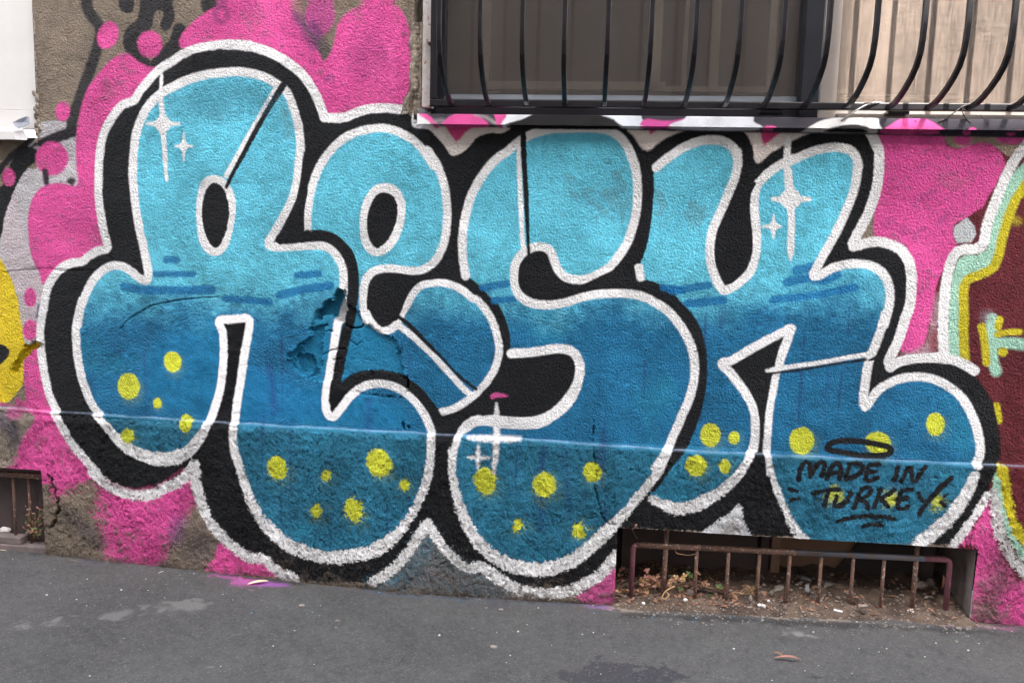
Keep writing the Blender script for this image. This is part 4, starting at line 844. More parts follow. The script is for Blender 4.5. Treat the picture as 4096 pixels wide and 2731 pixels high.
cb = nd(t, 'ShaderNodeCombineXYZ'); L(ux.outputs[0], cb.inputs[0]); L(uy.outputs[0], cb.inputs[1])
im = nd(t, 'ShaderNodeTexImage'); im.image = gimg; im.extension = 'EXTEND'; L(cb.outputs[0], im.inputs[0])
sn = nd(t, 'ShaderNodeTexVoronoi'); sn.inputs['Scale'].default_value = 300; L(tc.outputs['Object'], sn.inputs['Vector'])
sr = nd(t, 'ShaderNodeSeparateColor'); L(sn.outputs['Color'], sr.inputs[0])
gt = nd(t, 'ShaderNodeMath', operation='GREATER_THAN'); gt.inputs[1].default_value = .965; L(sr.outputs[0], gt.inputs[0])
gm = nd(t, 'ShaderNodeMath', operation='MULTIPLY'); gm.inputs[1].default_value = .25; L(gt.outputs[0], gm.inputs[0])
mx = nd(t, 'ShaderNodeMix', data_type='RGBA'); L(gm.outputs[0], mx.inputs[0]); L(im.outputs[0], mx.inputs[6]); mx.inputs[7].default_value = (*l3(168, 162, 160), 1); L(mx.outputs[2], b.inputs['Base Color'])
na = nd(t, 'ShaderNodeTexNoise', scale=150, detail=5, rough=.7); L(tc.outputs['Object'], na.inputs['Vector'])
nb = nd(t, 'ShaderNodeTexNoise', scale=14, detail=3, rough=.6); L(tc.outputs['Object'], nb.inputs['Vector'])
md = nd(t, 'ShaderNodeMath', operation='MULTIPLY_ADD'); L(sn.outputs['Distance'], md.inputs[0]); md.inputs[1].default_value = -.6; L(na.outputs[0], md.inputs[2])
bp = nd(t, 'ShaderNodeBump'); bp.inputs['Strength'].default_value = 1; bp.inputs['Distance'].default_value = .007; L(md.outputs[0], bp.inputs['Height']); L(bp.outputs[0], b.inputs['Normal'])
bm = bmesh.new()
gxx = sorted(set([-30, -12, -6] + [round(v, 3) for v in np.arange(-4, 4.01, .04)] + [6, 12, 30])); gyy = [-6, -4, -3] + list(np.arange(-2.6, .301, .04))
vv = [[bm.verts.new((x_, y_, gz(x_) + (.0022 * math.sin(x_ * 7.3 + y_ * 3.1) + .002 * math.sin(y_ * 11 - x_ * 4.7)) * (1 if y_ < -.2 else .4))) for x_ in gxx] for y_ in gyy]
for r0, r1 in zip(vv, vv[1:]):
    for i in range(len(r0) - 1): bm.faces.new((r0[i], r0[i + 1], r1[i + 1], r1[i]))
pav = link('pavement', bm, M_ASPH, None, smooth=True); pav.data.transform(Matrix.Translation(pav.location)); pav.location = (0, 0, 0)
tag(pav, 'dark grey asphalt pavement with pale dusty scuffs', kind='structure')

# ------------------------------------------------------------------ big windows with sill
w1 = empty('window', (-.62, .04, 1.79), 'dark framed window behind a brown insect screen, left of the two large windows', 'window')
ZT = 3.3
bx('frame', (-.600, -.566, .03, .09, 1.80, ZT), M_FRAME, w1); bx('frame', (-.566, .70, .035, .09, 1.80, 1.877), M_FRAME, w1)
bx('frame', (.700, .760, .0, .11, 1.795, ZT), M_NAVY, w1, label='broad navy mullion post')
bx('track', (-.566, .70, .012, .03, 1.797, 1.812), M_FRAME, w1, .001)
bx('sash', (-.566, .70, .062, .10, 1.8785, 1.899), M_GREYF, w1, label='grey lower sash rail seen above the grille rail')
bm = bmesh.new(); quad(bm, (-.566, .06, 1.899), (.70, .06, 1.899), (.70, .06, ZT), (-.566, .06, ZT)); link('insect_screen', bm, M_SCREEN, w1)
bm = bmesh.new(); quad(bm, (-.566, .052, 1.879), (.70, .052, 1.879), (.70, .052, ZT), (-.566, .052, ZT)); link('pane', bm, M_GLASS, w1)
for d_ in ((-.44, .24, .10, .12, 1.925, 1.955), (-.44, -.41, .10, .12, 1.955, ZT), (.18, .22, .10, .13, 1.925, ZT), (.24, .62, .10, .125, 1.92, 1.94), (.60, .625, .10, .125, 1.94, ZT), (.30, .315, .12, .14, 1.94, ZT), (.395, .43, .12, .14, 1.94, ZT)):
    bx('inner_frame', d_, M_PART, w1, .001)
bx('curtain', (-.7, .72, .19, .2, 1.8, ZT), M_ROOM, w1, 0)  # dark panel standing in for the unlit room, not cloth
w2 = empty('window', (.76, .04, 1.79), 'pale framed window with a sunlit cream screen, right of the two large windows', 'window')
bx('frame', (.770, .828, .03, .10, 1.80, ZT), M_BEIGE, w2, label='broad beige side post'); bx('frame', (.828, 2.4, .045, .10, 1.835, 1.872), M_BEIGE, w2)
bx('frame', (.83, 2.4, .005, .045, 1.805, 1.832), M_BEIGE, w2, .001); bx('track', (.83, 2.4, -.004, .005, 1.797, 1.806), M_GREYF, w2, .001)
bm = bmesh.new(); quad(bm, (.828, .055, 1.872), (2.4, .055, 1.872), (2.4, .055, ZT), (.828, .055, ZT)); link('insect_screen', bm, M_SCREEN2, w2)
bm = bmesh.new(); quad(bm, (.828, .085, 1.872), (2.4, .085, 1.872), (2.4, .085, ZT), (.828, .085, ZT)); link('pane', bm, M_GLASS, w2)
bm = bmesh.new(); pr = None                       # pleated curtain
for i in range(140):
    if 16 <= i < 28: pr = None; continue
    x_ = .8 + i * .0125; y_ = .14 + .018 * math.sin(x_ * 42) + .008 * math.sin(x_ * 97)
    cur = [bm.verts.new((x_, y_, 1.80)), bm.verts.new((x_, y_, ZT))]
    if pr: bm.faces.new((pr[0], cur[0], cur[1], pr[1]))
    pr = cur
link('curtain', bm, M_CURT, w2, smooth=True); bx('back_wall', (.77, 2.4, .24, .25, 1.8, ZT), M_ROOM, w2, 0)
bx('inner_frame', (.87, 1.36, .10, .12, 1.905, 1.915), M_WHITE, w2, .001); bx('inner_frame', (1.12, 1.145, .10, .12, 1.915, 2.14), M_BEIGE, w2, .001)
# sill
bm = bmesh.new()
zt, zb_ = 1.8075, 1.7735
prof = [(-.045, zb_ - .0), (-.045, zt), (-.043, zt + .0015), (.03, zt + .006), (.03, zt - .004), (-.038, zt - .006), (-.041, zb_)]
rs = []
for x_ in (-.6500, 2.5):
    rs.append([bm.verts.new((x_, y_, z_ + .001 * (x_ > 0) * 0)) for y_, z_ in prof])
for k in range(len(prof)): bm.faces.new((rs[0][k], rs[0][(k + 1) % 7], rs[1][(k + 1) % 7], rs[1][k]))
bm.faces.new(rs[0]); bm.faces.new(rs[1][::-1])
sill = empty('window_sill', (0, 0, 0), 'folded metal window sill with graffiti paint across its front edge', 'sill')
link('sill_front', bm, M_SILL, sill)
bm = bmesh.new(); P_ = [(-.650, -.045, 1.8075), (-.650, -.045, 1.7735), (-.652, .01, 1.80), (-.648, .01, 1.836), (-.646, -.03, 1.834)]
f_ = bm.faces.new([bm.verts.new(p) for p in P_]); 
P2 = [(-.648, -.044, 1.809), (-.646, -.03, 1.834), (-.606, -.015, 1.822), (-.606, -.040, 1.8095)]; bm.faces.new([bm.verts.new(p) for p in P2])
r = bmesh.ops.extrude_face_region(bm, geom=bm.faces[:]); bmesh.ops.translate(bm, verts=[v for v in r['geom'] if isinstance(v, bmesh.types.BMVert)], vec=(.0015, .0015, 0))
link('folded_end', bm, M_FRAME, sill)
# white board beside the window
bd = empty('trim_board', (-.64, .0, 1.84), 'narrow weathered white trim board with rust streaks beside the dark window', 'trim')
bx('board', (-.643, -.606, -.004, .03, 1.838, ZT), M_OLDW, bd); bx('iron_hook', (-.618, -.598, -.03, -.004, 2.055, 2.063), M_RUST, bd, .001)
tb('iron_hook', [(-.625, -.008, 2.075), (-.620, -.02, 2.062), (-.61, -.03, 2.058)], .003, M_RUST, bd)

# belly grille
gr_ = empty('window_grille', (-.6, -.03, 1.84), 'black wrought bellied window grille in front of both large windows', 'grille')
bx('rail', (-.6060, 2.4, -.042, -.018, 1.837, 1.861), M_FRAME, gr_, .003)
bx('upright', (-.6060, -.583, -.042, -.018, 1.8625, ZT), M_FRAME, gr_, .003)
for x_ in (.60, 1.02, 1.75): bx('bracket', (x_ - .035, x_ + .035, -.030, .02, 1.826, 1.8355), M_FRAME, gr_, .001)
prof = [(-.030, 1.850), (-.07, 1.846), (-.105, 1.851), (-.145, 1.864), (-.185, 1.882), (-.225, 1.905), (-.258, 1.932), (-.278, 1.962), (-.289, 2.0), (-.294, 2.05), (-.295, 2.12), (-.295, 3.2)]
bars = [-.524, -.390, -.253, -.118, .020, .157, .295, .431, .563, .699, .840, .980, 1.107, 1.238, 1.370, 1.505, 1.64, 1.77, 1.9, 2.03]
bm = bmesh.new(); tube(bm, [(0, y_, z_) for y_, z_ in prof], .0078, square=True)
b0 = link('bar', bm, M_FRAME, None); bm0 = b0.data; bm0.transform(Matrix.Translation(b0.location))
for i, x_ in enumerate(bars):
    o = b0 if i == 0 else b0.copy()
    if i: C.objects.link(o)
    o.parent = gr_; o.location = Vector((x_, 0, 0)) - gr_.location
bm = bmesh.new(); blob(bm, Vector((0, -.0425, 1.8500)), .0085, (1.25, .6, .9), 2, .6, 3)
wl = link('weld', bm, M_FRAME, None); wl.data.transform(Matrix.Translation(wl.location))
for i, x_ in enumerate(bars):
    o = wl if i == 0 else wl.copy()
    if i: C.objects.link(o)
    o.parent = gr_; o.location = Vector((x_, 0, 0)) - gr_.location

# cables hanging on the grille
def cable(name, s, ys, r, mat, label, twist=0):
    pts, _ = parse(s); P = [W(p, y_) for p, y_ in zip(pts, ys)]
    Q, _ = catmull([tuple(p) for p in P], n=6)
    root = empty(name, Q[0], label, 'cable')
    if twist:
        for k in range(2):
            tb('strand', [(q[0] + r * 1.05 * math.cos(i * .9 + k * math.pi), q[1] + r * 1.05 * math.sin(i * .9 + k * math.pi), q[2] + r * .8 * math.cos(i * .9 + k * math.pi)) for i, q in enumerate(Q)], r, mat, root, n=6)
    else: tb('strand', Q, r, mat, root, n=6)
cable('cable', 'E 610,1078 660,1045 740,990 820,945 900,922 960,930 940,960', (-.046, -.05, -.055, -.055, -.05, -.03, -.015), .0026, M_CABLE, 'twisted pale grey cable looped over the grille rail', 1)
cable('cable', 'E 1480,1092 1560,1050 1640,990 1700,950 1740,960 1700,990', (-.046, -.05, -.052, -.052, -.045, -.045), .0022, M_CABLED, 'twisted brown wire running up from the sill to the second last bar', 1)
cable('cable', 'E 1695,960 1690,1000 1710,1050 1765,1105', (-.05, -.05, -.046, -.046), .0018, M_CABLED, 'thin dark wire drooping below the rail onto the sill')
cable('cable', 'E 1850,1030 1880,1060 1915,1108', (-.03, -.04, -.046), .0018, M_CABLED, 'short dark wire end sticking down at the far right of the rail')
cable('cable', 'E 1140,1012 1200,1050 1275,1090', (-.02, -.035, -.046), .0020, M_CABLED, 'short brown wire slanting down under the rail bracket')
cable('cable', 'E 1720,950 1850,938 2000,935 2160,928', (-.045, -.03, -.02, -.01), .0012, M_CABLED, 'very thin wire stretched level along the sunlit rail')

# ------------------------------------------------------------------ left window
lw = empty('window', (-2.4, .0, 1.75), 'white shuttered window at the upper left corner', 'window')
bx('shutter', (-3.4, LWX, .012, .03, 1.818, 3.3), M_WHITE, lw, .001, label='flat white roller shutter curtain'); bx('frame', (-3.4, LWX, .006, .035, 1.745, 1.8155), M_WHITE, lw, .002); bx('guide_rail', (LWX - .016, LWX - .001, .004, .0115, 1.818, 3.3), M_WHITE, lw, .001)
sl = empty('window_sill', (-2.4, -.03, 1.7), 'white stone sill, broken at its end, under the shuttered window', 'sill')
bm = bmesh.new(); xe = -2.196
vs = [(-3.4, -.05, 1.698), (xe - .012, -.05, 1.698), (xe + .010, -.02, 1.70), (xe - .002, .012, 1.712), (-3.4, .012, 1.712)]
us = [(-3.4, -.05, 1.728), (xe - .018, -.05, 1.728), (xe + .004, -.022, 1.733), (xe - .03, .012, 1.752), (-3.4, .012, 1.752)]
A_ = [bm.verts.new(p) for p in vs]; B_ = [bm.verts.new(p) for p in us]
for k in range(5): bm.faces.new((A_[k], A_[(k + 1) % 5], B_[(k + 1) % 5], B_[k]))
bm.faces.new(A_[::-1]); bm.faces.new(B_); link('slab', bm, M_WHITE, sl)
bm = bmesh.new()
FP = [W(p, y_) for p, y_ in zip(parse('L 200,450 330,385 410,355 475,355 480,460 400,500 290,545 240,500')[0], (-.055, -.03, -.012, -.01, -.02, -.04, -.058, -.062))]
ctr = W(parse('L 370,440')[0][0], -.012); cv = bm.verts.new(ctr); fv = [bm.verts.new(p) for p in FP]
for a_, b_ in zip(fv, fv[1:] + fv[:1]): bm.faces.new((a_, b_, cv))
r = bmesh.ops.extrude_face_region(bm, geom=bm.faces[:]); bmesh.ops.translate(bm, verts=[v for v in r['geom'] if isinstance(v, bmesh.types.BMVert)], vec=(0, .002, -.002))
link('bent_flashing', bm, M_GREYF, sl, label='bent up grey metal flap at the broken end')
bm = bmesh.new()
for i in range(16): blob(bm, Vector((-2.150 + r_.uniform(-.012, .008), r_.uniform(-.004, .006), 1.70 + i * .012)), r_.uniform(.008, .014), (.8, .7, 1.2), 1, .6, i)
link('mortar_edge', bm, M_MORT, sl)
bm = bmesh.new()
for i in range(40): blob(bm, Vector((-2.147 + r_.uniform(-.004, .004), r_.uniform(-.001, .004), 1.86 + i * .010)), r_.uniform(.004, .008), (.6, .7, 1.4), 1, .6, i + 50)
link('mortar_edge', bm, M_MORT, lw)

# ------------------------------------------------------------------ basement opening, right
bw = empty('basement_window', (.78, .2, .0), 'boarded basement light behind the rusty grille at pavement level', 'basement window')
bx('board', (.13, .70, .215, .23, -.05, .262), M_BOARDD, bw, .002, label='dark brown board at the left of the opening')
bx('board', (.795, 1.30, .240, .25, -.05, .262), M_BOARDB, bw, .002, label='lighter brown board in the middle')
bx('post', (.715, .745, .205, .235, -.05, .31), M_BOARDD, bw, .002); bx('post', (.752, .785, .19, .225, -.05, .31), M_BOARDB, bw, .002)
bx('post', (.16, .20, .17, .21, -.05, .31), M_BOARDD, bw, .002); bx('post', (1.32, 1.36, .17, .21, -.05, .31), M_BOARDD, bw, .002)
bx('lintel', (.13, 1.42, .195, .25, .268, .31), M_BOARDD, bw, .002)
bx('board', (.13, 1.42, .251, .26, -.1, .31), M_ROOM, bw, 0, label='dark sheet standing in for the depth behind the boards')
bm = bmesh.new(); pts = [(.965, .225, .02), (1.31, .225, .02), (1.31, .225, .262), (1.12, .225, .262)]
fa = bm.faces.new([bm.verts.new(p) for p in pts]); r = bmesh.ops.extrude_face_region(bm, geom=[fa]); bmesh.ops.translate(bm, verts=[v for v in r['geom'] if isinstance(v, bmesh.types.BMVert)], vec=(0, .008, 0))
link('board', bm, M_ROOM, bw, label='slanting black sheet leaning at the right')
bg = empty('basement_grille', (.78, .03, .0), 'low rusty iron grille standing in the wide basement opening', 'grille')
zr = lambda x_: .222 + (x_ - .196) * .0164
x0_, x1_ = .196, 1.352
tb('top_rail', [(x0_ + .014, .03, zr(x0_)), (.45, .03, zr(.45))], .0096, M_RUST, bg, square=True, up=Vector((0, 1, 0)))
tb('top_rail', [(.4505, .03, zr(.45)), (.80, .03, zr(.8))], .0095, M_RUST, bg, square=True, up=Vector((0, 1, 0)))
tb('top_rail', [(.8005, .03, zr(.8)), (1.26, .03, zr(1.26))], .0096, M_RUSTB, bg, square=True, up=Vector((0, 1, 0)), label='middle and right stretch of the rail with blue overspray')
tb('top_rail', [(1.2605, .03, zr(1.26)), (x1_ - .014, .03, zr(x1_))], .0095, M_RUSTP, bg, square=True, up=Vector((0, 1, 0)))
def post(x_, s): return [(x_, .03, .0), (x_, .03, zr(x_) - .018), (x_ + s * .004, .03, zr(x_) - .006), (x_ + s * .014, .03, zr(x_))]
tb('end_bar', post(x0_, 1), .0102, M_RUSTP, bg, label='pink sprayed end bar at the left'); tb('end_bar', post(x1_, -1), .0102, M_RUSTP, bg, label='pink sprayed end bar at the right')
for x_, big in ((.319, 1), (.436, 0), (.554, 0), (.6685, 0), (.780, 0), (.894, 0), (1.0095, 0), (1.1195, 0), (1.233, 1)):
    if big: tb('bar', [(x_, .03, -.01), (x_, .03, NZ + .004)], .0094, M_RUST, bg, label='thick bar reaching up to the top of the opening')
    else: tb('bar', [(x_ + r_.uniform(-.002, .002), .03, -.01), (x_, .03, zr(x_) - .010)], .0070, M_RUST, bg)

# dirt piled in the opening
def mound(x_, y_):
    f = np.clip((y_ + .07) / .30, 0, 1)
    a = .02 + .055 * max(0, math.sin((x_ - .1) * 2.6)) * .6 + .03 * (x_ > 1.15) * min(1, (x_ - 1.15) / .1) + .035 * max(0, 1 - abs(x_ - .30) / .17) + .02 * max(0, 1 - abs(x_ - 1.0) / .25)
    return gz(x_) - .006 + f * (a + .03) + .006 * math.sin(x_ * 37 + y_ * 20) * f + .003 * math.sin(x_ * 91 - y_ * 55) * min(1, f * 4)
bm = bmesh.new(); mx_ = np.arange(.10, 1.452, .012); my_ = np.arange(-.085, .262, .012); vv = []
for y_ in my_:
    row = []
    for x_ in mx_:
        inn = NX0 < x_ < NX1
        z_ = mound(x_, y_) + random.uniform(-.0015, .0025) * (y_ > -.06)
        e = min(1, (x_ - .09) / .05, (1.462 - x_) / .05)
        z_ = gz(x_) - .008 + (z_ - gz(x_) + .008) * max(0, e) if not inn and y_ < 0 else z_
        row.append(bm.verts.new((min(max(x_, .1315 if y_ > 0 else 0), 1.4205 if y_ > 0 else 9), y_, z_)))
    vv.append(row)
for r0, r1 in zip(vv, vv[1:]):
    for i in range(len(r0) - 1): bm.faces.new((r0[i], r0[i + 1], r1[i + 1], r1[i]))
soil = link('soil', bm, M_SOIL, None, smooth=True); tag(soil, 'dry crumbly soil heaped inside the basement opening', kind='stuff')
# gravel, grit
bm = bmesh.new(); r_ = random.Random(15)
for i in range(110):
    x_ = r_.choice((r_.uniform(.7, 1.0), r_.uniform(1.15, 1.38), r_.uniform(.3, 1.2))); y_ = r_.uniform(.03, .2); s_ = r_.uniform(.003, .009)
    blob(bm, Vector((x_, y_, mound(x_, y_) + s_ * .5)), s_, (1.2, .9, .8), 1, .8, i + 300)
tag(link('rubble', bm, M_STONE, None), 'small rubble pieces lying on the soil at the back of the opening', kind='stuff')
bm = bmesh.new(); r_ = random.Random(5)
for i in range(900):
    x_ = r_.uniform(.14, 1.41); y_ = r_.gauss(-.015, .06)
    if y_ > .22: continue
    z_ = max(gz(x_), mound(x_, y_)); s_ = abs(r_.gauss(.0022, .0014)) + .001
    blob(bm, Vector((x_, y_, z_ + s_ * .3)), s_, (1, .9, .7), 1, .5, i)
tag(link('gravel', bm, M_STONE, None), 'loose grit and stone chips strewn along the basement opening', kind='stuff')
bm = bmesh.new()
for i in range(170):
    x_ = r_.uniform(-2.4, 1.9); y_ = -abs(r_.gauss(0, .5)) - .02
    if y_ < -1.4: continue
    s_ = abs(r_.gauss(.0014, .0010)) + .0007
    blob(bm, Vector((x_, y_, gz(x_) + s_ * .4)), s_, (1, .9, .6), 1, .5, i)
tag(link('grit', bm, M_STONEW, None), 'tiny pale grit scattered over the asphalt', kind='stuff')
bm = bmesh.new()
for i in range(520):                                   # crumbs and dry litter
    x_ = r_.choice((r_.uniform(.14, .60), r_.uniform(.14, 1.4))); y_ = r_.uniform(-.02, .2); z_ = mound(x_, y_) + .002
    a_ = r_.uniform(0, math.tau); l_ = r_.uniform(.005, .016); w_ = l_ * r_.uniform(.3, .8)
    d1 = Vector((math.cos(a_), math.sin(a_), r_.uniform(-.3, .6))) * l_; d2 = Vector((-math.sin(a_), math.cos(a_), r_.uniform(-.4, .4))) * w_
    c_ = Vector((x_, y_, z_ + .003)); bm.faces.new([bm.verts.new(c_ + k) for k in (-d1, -d2 * .6, d1, d2)])
tag(link('leaf_litter', bm, M_DRY, None), 'brown crumbled leaf litter lying on the soil in the basement opening', kind='stuff')

def stone(px_, y_, r, sq, mat, label, seed, name='stone', cat='stone'):
    x_ = W(px_, y_).x; z_ = W(px_, y_).z
    bm = bmesh.new(); blob(bm, Vector((x_, y_, z_)), r, sq, 2, .5, seed)
    return tag(link(name, bm, mat, None), label, cat)
def d4(u, v): return (2400 + u / 2.4889, 1900 + v / 2.4889)
def e4(u, v): return (3196 + u / 2.4889, 1900 + v / 2.4889)
stone(d4(1720, 1185), .09, .022, (1.0, .8, .8), M_STONE, 'lower grey rubble stone leaning between the fifth and sixth grille bars', 1)
stone(d4(1785, 1140), .11, .024, (1.0, .8, .9), M_STONE, 'upper rounded grey rubble stone resting on its twin in the soil', 2)
stone(d4(1585, 1290), -.04, .008, (1, .8, .8), M_STONEW, 'white pebble at the foot of the fifth grille bar', 3)
stone(d4(1625, 1300), -.045, .009, (1.1, .8, .8), M_STONEW, 'larger grey white pebble just right of the white one by the fifth bar', 4)
stone(d4(1680, 1250), -.01, .006, (1, .8, .9), M_STONEW, 'small square white chip behind the pebble pair', 5)
stone(d4(895, 1165), .05, .014, (1, .7, 1), M_STONE, 'beige stone half buried left of the third grille bar', 6)
stone(d4(430, 1275), -.02, .008, (1, .8, .9), M_STONEW, 'pale pebble near the left end of the basement opening', 7)
stone(d4(850, 1240), -.01, .009, (1.1, .8, .7), M_STONEW, 'flat whitish pebble just left of the third bar foot', 8)
stone(d4(1500, 1225), .01, .011, (.7, .7, 1.4), M_STONE, 'upright tan chip beside the fifth bar', 9)
stone(d4(258, 1487), -.16, .008, (1.1, 1, .6), M_STONE, 'round tan pebble lying alone on the asphalt before the opening', 10)
stone(d4(1490, 1312), -.05, .008, (1.2, .8, .6), M_STONE, 'flat grey chip on the sand below the fifth bar', 11)
stone(e4(630, 1355), -.05, .014, (1.2, .9, .8), M_DARKS, 'dark brown lump at the sand edge right of the eighth bar', 12, 'lump', 'lump')
stone(e4(640, 1300), -.02, .012, (1.4, .8, .6), M_STONE, 'tan stone chip just above the dark brown lump', 13)
stone(e4(1590, 1520), -.17, .008, (1.3, 1, .4), M_STONE, 'flat beige pebble on the asphalt below the right end of the opening', 14)
stone(e4(1220, 1090), .12, .022, (1.2, .8, .8), M_STONE, 'pinkish rubble piece behind the thick right bar', 15)
stone(e4(1310, 1070), .14, .018, (1, .8, 1), M_STONE, 'tall rubble piece near the right end bar', 16)
stone(N_ := (20, 2120), .06, .020, (1.3, .8, .8), M_STONEW, 'white broken stone on the planks of the left basement opening', 17)
stone((115, 2130), .06, .012, (1.2, .8, .9), M_STONE, 'grey stone beside the weed in the left basement opening', 18)
tp = W(e4(310, 1090), .14)
bm = bmesh.new(); box(bm, tp.x - .033, tp.x + .038, .125, .155, tp.z - .013, tp.z + .012, .004); o = link('brick_fragment', bm, M_STONE, None); o.rotation_euler = (0, .12, .2); tag(o, 'long grey broken brick lying behind the seventh and eighth bars', 'brick')
tp = W(d4(2042, 1030), .14); can = empty('tin_can', tp, 'dull crushed metal can lying on the soil against the brown board', 'can')
tb('can_body', [tp + Vector((-.018, 0, .006)), tp + Vector((-.016, 0, .0055)), tp + Vector((.016, 0, -.006)), tp + Vector((.018, 0, -.0065))], .0125, M_TIN, can, n=16, taper=[.9, 1, 1, .9])
tb('can_rim', [tp + Vector((.018, 0, -.0067)), tp + Vector((.0195, 0, -.0072))], .0118, M_TIN, can, n=16)
tp = W(d4(2060, 1128), .06); bc = empty('bottle_neck', tp, 'small clear ribbed bottle top standing in the soil', 'bottle')
tb('neck', [tp + Vector((0, 0, -.010)), tp + Vector((0, 0, -.002)), tp + Vector((0, 0, .003)), tp + Vector((0, 0, .010))], .008, M_CABLE, bc, n=14, taper=[1.25, 1.25, .8, .7]); tb('ring', [tp + Vector((0, 0, .0105)), tp + Vector((0, 0, .0135))], .0078, M_CABLE, bc, n=14)
tp = W(e4(345, 1338), -.05); tb_ = tb('cigarette_end', [tp, tp + Vector((.03, -.004, -.003))], .0036, M_BITS, None); tag(tb_, 'white cigarette end on the sand below the eighth bar', 'cigarette end')
tp = W(e4(1110, 1345), -.03); bm = bmesh.new()
for i in range(6): blob(bm, tp + Vector((r_.uniform(-.008, .01), r_.uniform(-.004, .004), r_.uniform(-.004, .006))), .0035, (1, .8, .7), 1, .8, i + 90)
tag(link('plaster_crumb', bm, M_STONEW, None), 'white crumbs at the foot of the thick right bar', 'crumbs')
bm = bmesh.new()
for i in range(520):
    x_ = r_.uniform(-2.2, 1.9); y_ = -.012 - abs(r_.gauss(0, .022)); s_ = abs(r_.gauss(.0016, .001)) + .0008
    blob(bm, Vector((x_, y_, gz(x_) + s_ * .3)), s_, (1, .9, .7), 1, .5, i)
tag(link('grit', bm, M_TWIG, None), 'dark grit gathered in the joint between wall and asphalt', kind='stuff')
# roots, straw and plants
def curve_tube(name, s, ys, r, mat, label, cat, taper=None, n=6):
    pts, _ = parse(s); P = [tuple(W(p, y_)) for p, y_ in zip(pts, ys)]; Q, _ = catmull(P, n=5)
    k = len(Q); o = tb(name, Q, r, mat, None, n=n, taper=taper and [taper[0] + (taper[1] - taper[0]) * i / (k - 1) for i in range(k)]); return tag(o, label, cat)
curve_tube('twig', 'D4 690,1100 800,1078 900,1075 1000,1100 1110,1130 1230,1155', (.05, .06, .065, .06, .055, .045), .0058, M_TWIG, 'thick brown twig lying across the soil behind the third bar', 'twig', (.7, 1))
curve_tube('dry_stalk', 'D4 740,1105 680,1135 640,1170 620,1215 650,1230 685,1190 660,1160', (.0, -.01, -.015, -.02, -.02, -.01, -.005), .0034, M_STRAW, 'curled pale dry stalk looping at the foot of the second bar', 'stalk', (1, .6))
curve_tube('dry_stalk', 'D4 310,490 325,540 345,590 372,632', (-.012, -.004, .01, .02), .0015, M_TWIG, 'thin dry tendril hanging by the top left corner of the grille', 'stalk', (1, 1), 5)
curve_tube('dry_stalk', 'D4 745,735 765,775 820,788 880,795 950,780', (.03, .02, .02, .02, .03), .0009, M_STRAW, 'hair thin dry stem strung between the second and third bars', 'stalk', (1, 1), 5)
curve_tube('dry_stalk', 'D4 1290,1175 1360,1165 1440,1180 1530,1170', (.03, .02, .03, .02), .0016, M_STRAW, 'fine straw lying level between the fourth and fifth bars', 'stalk', (1, .5), 5)
sg = empty('straw_tuft', W(d4(1480, 1160), .05), 'tangled tuft of yellow straw before the fifth bar', 'straw')
for i in range(14):
    a_ = W(d4(1430 + r_.uniform(0, 110), 1165 + r_.uniform(-10, 30)), .04); b_ = a_ + Vector((r_.uniform(-.03, .03), r_.uniform(-.02, .01), r_.uniform(.008, .03))); c_ = b_ + Vector((r_.uniform(-.03, .03), 0, r_.uniform(-.02, .0)))
    Q, _ = catmull([tuple(a_), tuple(b_), tuple(c_)], n=4); tb('straw', Q, .0009, M_STRAW, sg, n=4)
def leaf(bm, base, d, up, L_, wd_, curl=.2, n=5):
    d = d.normalized(); s_ = d.cross(up).normalized(); pr = None
    for i in range(n + 1):
        t_ = i / n; w_ = wd_ * math.sin(math.pi * min(1, t_ * .92 + .04)) ** .8
        c_ = base + d * L_ * t_ + up * (curl * L_ * math.sin(t_ * 2.6))
        cur = [bm.verts.new(c_ - s_ * w_ + up * w_ * .3), bm.verts.new(c_), bm.verts.new(c_ + s_ * w_ + up * w_ * .3)]
        if pr:
            bm.faces.new((pr[0], pr[1], cur[1], cur[0])); bm.faces.new((pr[1], pr[2], cur[2], cur[1]))
        pr = cur
def clover(name, specs, label, mats, spread, rad, seed):
    rr = random.Random(seed); root = empty(name, specs[0], label, 'plant')
    for i, c_ in enumerate(specs):
        base = Vector((c_.x + rr.uniform(-.01, .01), c_.y + .01, c_.z - rr.uniform(.015, .03)))
        Q, _ = catmull([tuple(base), tuple((base + c_) / 2 + Vector((rr.uniform(-.006, .006), 0, .002))), tuple(c_)], n=3); tb('stem', Q, .0008, M_STRAW, root, n=4)
        bm = bmesh.new(); a0 = rr.uniform(0, 2)
        for k in range(3):
            a_ = a0 + k * math.tau / 3; dd = Vector((math.cos(a_), -.25 + .2 * math.sin(a_), math.sin(a_) * .8)); leaf(bm, c_, dd, Vector((0, -.8, .6)).normalized(), rad * rr.uniform(.7, 1.1), rad * .42, .15, 4)
        bmesh.ops.remove_doubles(bm, verts=bm.verts[:], dist=rad * .12)
        link('leaf', bm, mats[i % len(mats)], root)
    return root
P1 = [W(d4(rr_u, rr_v), .06 + random.uniform(-.03, .03)) for rr_u, rr_v in [(random.uniform(400, 600), random.uniform(1000, 1150)) for _ in range(60)]]
clover('dry_clover', P1, 'dense patch of withered brown clover between the first two bars', [M_DRY, M_PINKL, M_DRY, M_STRAW], 0, .0105, 4)
P1 = [W(d4(*q), .02) for q in ((700, 1060), (720, 1030), (755, 1010), (790, 1035), (820, 1020), (740, 1050), (845, 995), (690, 1085), (820, 1045))]
clover('dry_clover', P1, 'loose sprig of faded clover between the second and third bars', [M_STRAW, M_DRY], 0, .012, 5)
P1 = [W(d4(*q), .04) for q in ((880, 970), (850, 990), (905, 1000), (795, 1130), (1180, 1100), (1205, 1110))]
clover('clover', P1, 'few living green clover leaves by the third bar', [M_GREEN], 0, .011, 6)
